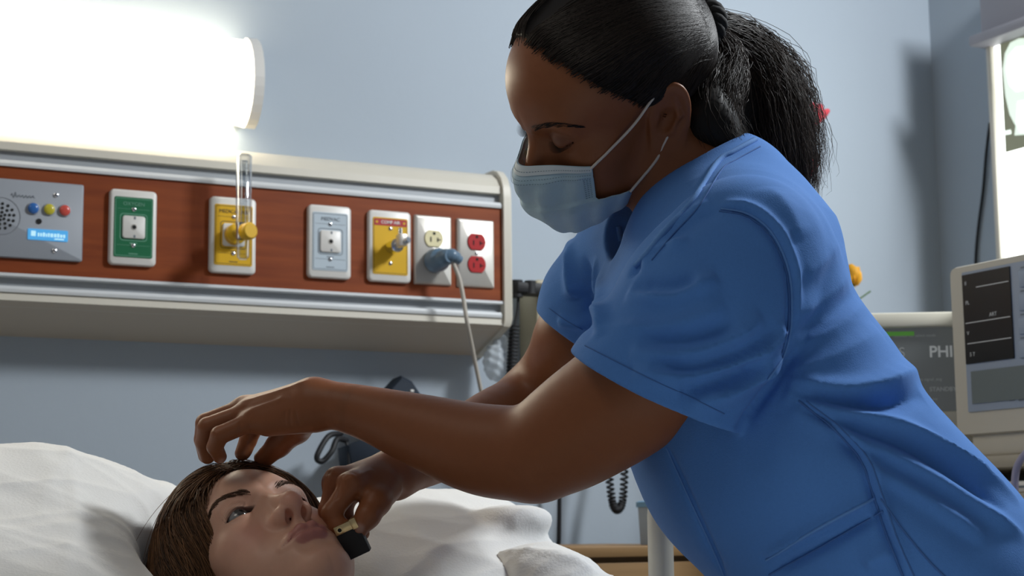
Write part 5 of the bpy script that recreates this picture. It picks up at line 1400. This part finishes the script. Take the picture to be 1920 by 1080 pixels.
bm = bmesh.new(); box(bm, (pa[0] + 0.008, pa[1] - 0.006, 0.30), (e_[0] + 0.18, e_[1] + 0.030, 0.34), 0.004); auto(obj('cross_bar', bm, M_RAIL, rp_), 40)
bm = bmesh.new(); box(bm, (pa[0] - 0.03, pa[1] - 0.10, 0.0), (e_[0] + 0.21, pa[1] + 0.12, 0.025), 0.006); auto(obj('foot_plate', bm, M_RAIL, rp_), 40)

# ------------------------------------------------------------------ cart with monitors by the right wall
M_MON = mat('putty_plastic', (0.60, 0.56, 0.47), 0.5, noise=0.02)
M_MON2 = mat('cream_plastic', (0.68, 0.65, 0.54), 0.5)
M_SCR = mat('dark_screen', (0.012, 0.013, 0.015), 0.2)
M_SCRG = mat('grey_screen', (0.085, 0.092, 0.095), 0.25, emit=0.045, ecol=(0.75, 0.82, 0.82))
M_LINE = mat('screen_trace', (0.35, 0.36, 0.36), 0.4, emit=0.10, ecol=(0.8, 0.82, 0.82))
M_PANEL = mat('blue_grey_panel', (0.32, 0.38, 0.48), 0.4)
M_LCD2 = mat('grey_lcd', (0.17, 0.20, 0.20), 0.3)
# near monitor: faces -X, its frame runs along -Y
XM = 1.72
def mp_(px, py): return on_x(px, py, XM)
tl_ = mp_(1779, 503); bl_ = mp_(1797, 818)
y_far = tl_[1]; z_top, z_bot = tl_[2], bl_[2]; y_near = y_far - 0.30
mo = thing('vital_signs_monitor', 'putty coloured vital signs monitor with black trace screen at right edge', 'monitor', (XM + 0.06, (y_far + y_near) / 2, z_bot))
def facex(bm, y0, y1, z0, z1, x, t, bev=0.0):
    box(bm, (x - t, min(y0, y1), z0), (x, max(y0, y1), z1), bev)
bm = bmesh.new()
lpz = []
for s, x in ((0.93, XM + 0.135), (1.0, XM + 0.10), (1.0, XM + 0.006), (0.985, XM)):
    cy_, cz_ = (y_far + y_near) / 2, (z_top + z_bot) / 2
    lpz.append([(x, cy_ + p[0] * s, cz_ + p[1] * s) for p in rrect(y_far - y_near, z_top - z_bot, 0.010)])
loft(bm, lpz); auto(obj('case', bm, M_MON, mo), 40)
def rect_on(name, pxs, m, parent, x=XM, t=0.002, bev=0.0):
    P_ = [on_x(a_, b_, x) for a_, b_ in pxs]
    ys = [p[1] for p in P_]; zs = [p[2] for p in P_]
    bm = bmesh.new(); facex(bm, min(ys), max(ys), min(zs), max(zs), x, t, bev)
    return obj(name, bm, m, parent)
pnl = rect_on('front_panel', [(1806, 512), (2010, 755)], M_PANEL, mo, t=0.003)
scr = rect_on('trace_screen', [(1808, 517), (1906, 672)], M_SCR, mo, t=0.005)
lcd = rect_on('number_display', [(1825, 697), (1985, 742)], M_LCD2, mo, t=0.005)
P0 = on_x(1808, 517, XM); P1 = on_x(1906, 672, XM); sw, sh = P0[1] - P1[1], P0[2] - P1[2]
for fy, a_, b_ in ((0.16, 0.30, 0.97), (0.545, 0.04, 0.97), (0.775, 0.06, 0.97)):
    bm = bmesh.new(); box(bm, (XM - 0.0056, P0[1] - sw * b_, P0[2] - sh * fy - 0.0006), (XM - 0.005, P0[1] - sw * a_, P0[2] - sh * fy + 0.0006)); obj('trace_line', bm, M_LINE, scr)
RX = Matrix(((0, 0, -1), (-1, 0, 0), (0, 1, 0)))      # lettering that faces -X
for fy, fx, tx in ((0.10, 0.06, 'II'), (0.32, 0.06, 'PL'), (0.66, 0.06, 'V'), (0.90, 0.10, '5 T'), (0.49, 0.55, 'ART')):
    text('screen_text', tx, M_LINE, scr, (XM - 0.0056, P0[1] - sw * fx, P0[2] - sh * fy), 0.008, RX, 'LEFT', 0.0001)
for k in range(4):
    p = on_x(1912, 522 + k * 44, XM); bm = bmesh.new(); facex(bm, p[1] - 0.004, p[1] - 0.04, p[2] - 0.014, p[2] + 0.010, XM - 0.003, 0.004, 0.002); kn = auto(obj('key', bm, M_PANEL, mo), 40)
    bm = bmesh.new(); facex(bm, p[1] - 0.006, p[1] - 0.024, p[2] + 0.013, p[2] + 0.015, XM - 0.003, 0.0006); obj('key_caption', bm, M_GRY, kn)
for k, px in enumerate((1836, 1856, 1874, 1896, 1914)):
    p = on_x(px, 755, XM); bm = bmesh.new(); facex(bm, p[1], p[1] - 0.011, p[2] + 0.002, p[2] + 0.005, XM - 0.003, 0.0006); obj('button_caption', bm, M_GRY, mo)
# far monitor on the cart, turned to the camera
fdir = np.array([FW[0], FW[1], 0]); fdir /= np.linalg.norm(fdir); rdir = np.array([RT0[0], RT0[1], 0])
ang = R(-4); rdir = rdir * math.cos(ang) + fdir * math.sin(ang); fdir = np.array([-rdir[1], rdir[0], 0])
c0 = at_depth(1725, 690, 2.55)
MM = Matrix(((rdir[0], fdir[0], 0, c0[0]), (rdir[1], fdir[1], 0, c0[1]), (0, 0, 1, c0[2]), (0, 0, 0, 1)))
sc_ = 2.55 / FPX
pm = thing('patient_monitor', 'cream monitor with grey standby screen lettering behind the nurse back', 'monitor', tuple(c0 - np.array([0, 0, 0.09])))
def px2(x, y): return (x - 1725) * sc_, -(y - 690) * sc_
def lbox(bm, l, t, r, b_, y0, y1, bev=0.0):
    x0, z1 = px2(l, t); x1, z0 = px2(r, b_); box(bm, (x0, y0, z0), (x1, y1, z1), bev, 2, MM)
bm = bmesh.new(); lbox(bm, 1560, 585, 1890, 812, 0.012, 0.22, 0.012); auto(obj('case', bm, M_MON2, pm), 40)
for l, t, r, b_ in ((1560, 585, 1890, 613), (1560, 772, 1890, 812), (1560, 613, 1592, 772), (1862, 613, 1890, 772)):
    bm = bmesh.new(); lbox(bm, l, t, r, b_, -0.004, 0.014, 0.003); auto(obj('bezel', bm, M_MON2, pm), 40)
bm = bmesh.new(); lbox(bm, 1590, 611, 1864, 774, 0.006, 0.0122); ps = obj('screen', bm, M_SCRG, pm)
RM = MM.to_3x3() @ Matrix(((1, 0, 0), (0, 0, -1), (0, 1, 0)))
def ptext(s, x, y, size, m, al='LEFT', bold=0.0):
    a_, b_ = px2(x, y); text('lettering', s, m, ps, MM @ Vector((a_, 0.0055, b_)), size, RM, al, 0.0001, bold)
M_PT = mat('screen_letters', (0.25, 0.26, 0.26), 0.4, emit=0.16, ecol=(0.85, 0.9, 0.9))
M_PT2 = mat('faint_screen_letters', (0.18, 0.19, 0.19), 0.4, emit=0.07, ecol=(0.85, 0.9, 0.9))
ptext('PHILIPS', 1744, 660, 0.0240, M_PT, 'LEFT', 0.0004)
ptext('STANDBY', 1742, 730, 0.0090, M_PT2, 'LEFT', 0.0002)
ptext('no signal_ecg', 1722, 711, 0.0065, M_PT2); ptext('press any key', 1722, 748, 0.0050, M_PT2); ptext('monitor v2  select mode', 1680, 628, 0.0062, M_PT2); ptext('S', 1688, 660, 0.0205, M_PT2)
bm = bmesh.new(); lbox(bm, 1600, 620, 1718, 628, 0.0052, 0.006); obj('status_bar', bm, mat('green_bar', (0.10, 0.30, 0.05), 0.4, emit=0.10, ecol=(0.25, 0.8, 0.12)), ps)
# cart
cz1 = z_bot
ct = thing('equipment_cart', 'beige equipment cart carrying both monitors beside the right wall', 'cart', (1.95, 2.05, 0))
M_CART = mat('cart_beige', (0.44, 0.39, 0.30), 0.5)
cx0, cx1, cy0, cy1 = XM - 0.05, 2.36, y_near - 0.10, 2.60
zsh = cz1 - 0.030
bm = bmesh.new(); box(bm, (cx0 + 0.04, cy0, zsh - 0.02), (cx1, cy1, zsh), 0.006); auto(obj('shelf', bm, M_CART, ct), 40)
bm = bmesh.new(); box(bm, (cx0 - 0.02, cy0, zsh - 0.075), (cx1, cy1, zsh - 0.055), 0.006); auto(obj('shelf', bm, M_CART, ct), 40)
bm = bmesh.new(); box(bm, (cx0, cy0, 0.25), (cx1, cy1, 0.27), 0.006); auto(obj('shelf', bm, M_CART, ct), 40)
for x in (cx0 + 0.06, cx1 - 0.03):
    for y in (cy0 + 0.03, cy1 - 0.03):
        bm = bmesh.new(); box(bm, (x - 0.015, y - 0.015, 0.05), (x + 0.015, y + 0.015, zsh - 0.004), 0.004); auto(obj('upright', bm, M_CART, ct), 40)
        bm = bmesh.new(); tube(bm, [(x, y - 0.012, 0.028), (x, y + 0.012, 0.028)], 0.028, 16); obj('castor', bm, M_BLACK, ct)
bm = bmesh.new(); box(bm, (XM + 0.01, y_near + 0.02, zsh), (XM + 0.12, y_far - 0.02, z_bot + 0.001), 0.004); auto(obj('monitor_foot', bm, M_MON, mo), 40)
zfm = c0[2] - (812 - 690) * sc_
bm = bmesh.new(); box(bm, (-0.10, 0.03, zsh - c0[2]), (0.10, 0.20, zfm - c0[2] + 0.002), 0.006, 2, MM); auto(obj('stand', bm, M_MON2, pm), 40)
# slim white devices lying on the cart's lower shelf
for k, (x, y, w_, h_, l_) in enumerate(((XM - 0.04, y_far - 0.16, 0.05, 0.016, 0.14), (XM - 0.03, y_far - 0.02, 0.06, 0.011, 0.10))):
    z = zsh - 0.055
    bm = bmesh.new(); box(bm, (x, y - l_ / 2, z), (x + w_, y + l_ / 2, z + h_), 0.005)
    d_ = thing('handset', ('thick' if k == 0 else 'thin') + ' white plastic handset lying on cart shelf under right monitor', 'handset', (x + w_ / 2, y, z))
    auto(obj('shell', bm, M_WHITE, d_), 40)
    bm = bmesh.new(); box(bm, (x - 0.0006, y - l_ * 0.3, z + h_ * 0.4), (x + 0.001, y + l_ * 0.3, z + h_ * 0.6)); obj('groove', bm, M_GRY, d_)
bm = bmesh.new(); tube(bm, spline([on_x(1935, 838, 1.63), on_x(1914, 862, 1.63), on_x(1904, 890, 1.63), on_x(1903, 950, 1.63), on_x(1905, 1050, 1.63), on_x(1910, 1300, 1.63)], 6), 0.005, 10)
auto(tag(obj('hose', bm, mat('lilac_hose', (0.33, 0.31, 0.42), 0.5)), 'lilac hose hanging off the cart at right edge', 'hose'), 80)

# ------------------------------------------------------------------ x-ray light box on the right wall
XB = XW - 0.085
def bx_(px, py): return on_x(px, py, XB)
e0 = bx_(1856, 80); yb1 = e0[1]; yb0 = yb1 - 0.40
zb1 = bx_(1862, 85)[2]; zb0 = bx_(1875, 492)[2]
lb = thing('xray_light_box', 'glowing white x-ray light box with skull film on the right wall', 'light box', (XW, (yb0 + yb1) / 2, zb0))
bm = bmesh.new(); box(bm, (XB + 0.004, yb0, zb0 - 0.03), (XW, yb1, zb1 + 0.02), 0.006); auto(obj('case', bm, M_BEIGE, lb), 40)
M_GLOW = mat('light_box_panel', (0.9, 0.92, 0.9), 0.4, emit=2.6, ecol=(0.95, 1.0, 0.97))
bm = bmesh.new(); box(bm, (XB - 0.001, yb0 + 0.01, zb0), (XB + 0.006, yb1 - 0.012, zb1)); obj('lit_panel', bm, M_GLOW, lb)
bm = bmesh.new(); box(bm, (XB - 0.012, yb1 - 0.012, zb0 - 0.03), (XB + 0.006, yb1 + 0.001, zb1 + 0.01), 0.003); auto(obj('side_bezel', bm, M_BEIGE, lb), 40)
M_HOOD = mat('mauve_grey_enamel', (0.38, 0.365, 0.40), 0.5)
bm = bmesh.new(); box(bm, (XB - 0.045, yb0 - 0.02, zb1 - 0.004), (XW, yb1 + 0.012, zb1 + 0.018), 0.005); hd_ = auto(obj('hood_lip', bm, M_HOOD, lb), 40)
bm = bmesh.new(); box(bm, (XB - 0.020, yb0 - 0.02, zb1 + 0.018), (XW, yb1 + 0.004, zb1 + 0.16), 0.006); auto(obj('hood', bm, M_HOOD, lb), 40)
# film with skull outline: dark sheet, lighter bone
fa, fb_ = bx_(1876, 70), bx_(1990, 258)
XF = XB - 0.0025
film = thing('xray_film', 'skull x-ray film clipped to the glowing light box', 'x-ray film', (XF, (fa[1] + fb_[1]) / 2, fb_[2]))
M_FILM = mat('dark_film', (0.10, 0.10, 0.06), 0.3, emit=0.16, ecol=(0.75, 0.80, 0.55))
M_BONE = mat('bright_film', (0.75, 0.82, 0.76), 0.3, emit=1.1, ecol=(0.86, 0.97, 0.88))
M_BONE2 = mat('mid_film', (0.6, 0.68, 0.6), 0.3, emit=0.75, ecol=(0.80, 0.92, 0.80))
bm = bmesh.new(); box(bm, (XF, fb_[1], fb_[2]), (XF + 0.0006, fa[1], fa[2])); obj('sheet', bm, M_FILM, film)
def skull(name, pts, m, x):
    P_ = [on_x(a_, b_, x) for a_, b_ in pts]
    bm = bmesh.new(); loft(bm, [[(x + 0.0004, p[1], p[2]) for p in P_], [(x, p[1], p[2]) for p in P_]]); obj(name, bm, m, film)
skull('skull_image', [(1880, 130), (1884, 100), (1894, 80), (1910, 72), (1950, 70), (1975, 90), (1980, 150), (1960, 200), (1955, 250), (1902, 254), (1904, 236), (1893, 215), (1885, 180)], M_BONE2, XF - 0.0006)
skull('jaw_image', [(1908, 190), (1940, 185), (1950, 215), (1945, 248), (1912, 248), (1905, 230)], M_BONE, XF - 0.0012)
skull('brow_image', [(1886, 130), (1890, 105), (1905, 88), (1945, 85), (1960, 120), (1950, 160), (1905, 172), (1892, 160)], M_BONE, XF - 0.0012)
skull('film_mark', [(1882, 246), (1895, 243), (1896, 251), (1883, 253)], M_BONE, XF - 0.0010)
bm = bmesh.new(); tube(bm, spline([on_x(1856, 230, XW - 0.01), on_x(1849, 290, XW - 0.006), on_x(1843, 360, XW - 0.005), on_x(1834, 430, XW - 0.005), on_x(1829, 500, XW - 0.005), on_x(1827, 640, XW - 0.005), on_x(1829, 900, XW - 0.006)], 6), 0.0030, 8)
o = auto(obj('power_cord', bm, M_BLACK, lb), 80); o['label'] = 'thin black power cord'

# ------------------------------------------------------------------ silk flowers behind the nurse
bq = thing('flower_bouquet', 'red and yellow silk flowers in a vase behind the nurse head', 'flowers', tuple(on_y(1500, 640, 2.45)))
M_PET = mat('red_petal', (0.50, 0.035, 0.055), 0.6, noise=0.25, nscale=60)
M_PETY = mat('yellow_petal', (0.75, 0.36, 0.02), 0.6, noise=0.25, nscale=60)
M_STEM = mat('green_stem', (0.06, 0.12, 0.04), 0.6)
vb = on_y(1450, 640, 2.45); zb_ = zsh
def bloom(c, r, m, seed, n=16, spread=1.0):
    g_ = random.Random(seed); c = np.array(c)
    for k in range(n):
        a_ = 2 * math.pi * k * 0.382; ti = (0.25 + 1.0 * (k / n)) * spread
        dr = np.array([math.cos(a_) * math.sin(ti), math.sin(a_) * math.sin(ti), math.cos(ti)])
        sx = np.cross(dr, [0.3, 0.2, 1]); sx /= np.linalg.norm(sx); nn = np.cross(sx, dr)
        L_ = r * (0.7 + 0.4 * g_.random()); w_ = L_ * 0.42
        rows = []
        for t_ in (0, 0.35, 0.7, 1.0):
            wv = w_ * math.sin(math.pi * min(0.18 + 0.75 * t_, 0.97)); ct_ = c + dr * L_ * t_ + nn * L_ * 0.25 * t_ * t_
            rows.append([tuple(ct_ - sx * wv + nn * wv * 0.35), tuple(ct_), tuple(ct_ + sx * wv + nn * wv * 0.35)])
        bm = bmesh.new(); vv = [[bm.verts.new(p) for p in rw] for rw in rows]
        for a2, b3 in zip(vv, vv[1:]):
            for j in range(2): bm.faces.new((a2[j], a2[j + 1], b3[j + 1], b3[j]))
        o = obj('petal', bm, m, bq, smooth=True)
        md = o.modifiers.new('t', 'SOLIDIFY'); md.thickness = 0.001
heads = [(1316, 238, 0.030, M_PET, 16), (1520, 235, 0.040, M_PET, 20), (1504, 335, 0.042, M_PET, 18), (1601, 535, 0.040, M_PETY, 7)]
for k, (x, y, r_, m_, n_) in enumerate(heads):
    c = on_y(x, y, 2.45); bloom(c, r_, m_, k, n_, 0.45 if m_ is M_PETY else 1.0)
    bm = bmesh.new(); tube(bm, spline([c, (c * 0.6 + np.array([vb[0], 2.45, zb_ + 0.30]) * 0.4) + np.array([0, 0.01, 0]), np.array([vb[0], 2.45, zb_ + 0.05])], 8), 0.0025, 8); auto(obj('stem', bm, M_STEM, bq), 80)
bm = bmesh.new(); tube(bm, [tuple(on_y(1612, 560, 2.45)), tuple(on_y(1632, 546, 2.45))], 0.0016, 6); obj('twig', bm, M_STEM, bq)
c = on_y(1640, 592, 2.45); bm = bmesh.new(); tube(bm, [tuple(on_y(1600, 600, 2.45)), tuple(c)], [0.002, 0.005], 8); obj('bud', bm, M_PETY, bq)
bm = bmesh.new(); tube(bm, [(vb[0], 2.45, zb_), (vb[0], 2.45, zb_ + 0.004), (vb[0], 2.45, zb_ + 0.06), (vb[0], 2.45, zb_ + 0.13), (vb[0], 2.45, zb_ + 0.16)], [0.030, 0.034, 0.042, 0.030, 0.036], 24); auto(obj('vase', bm, M_GLASS, bq), 50)
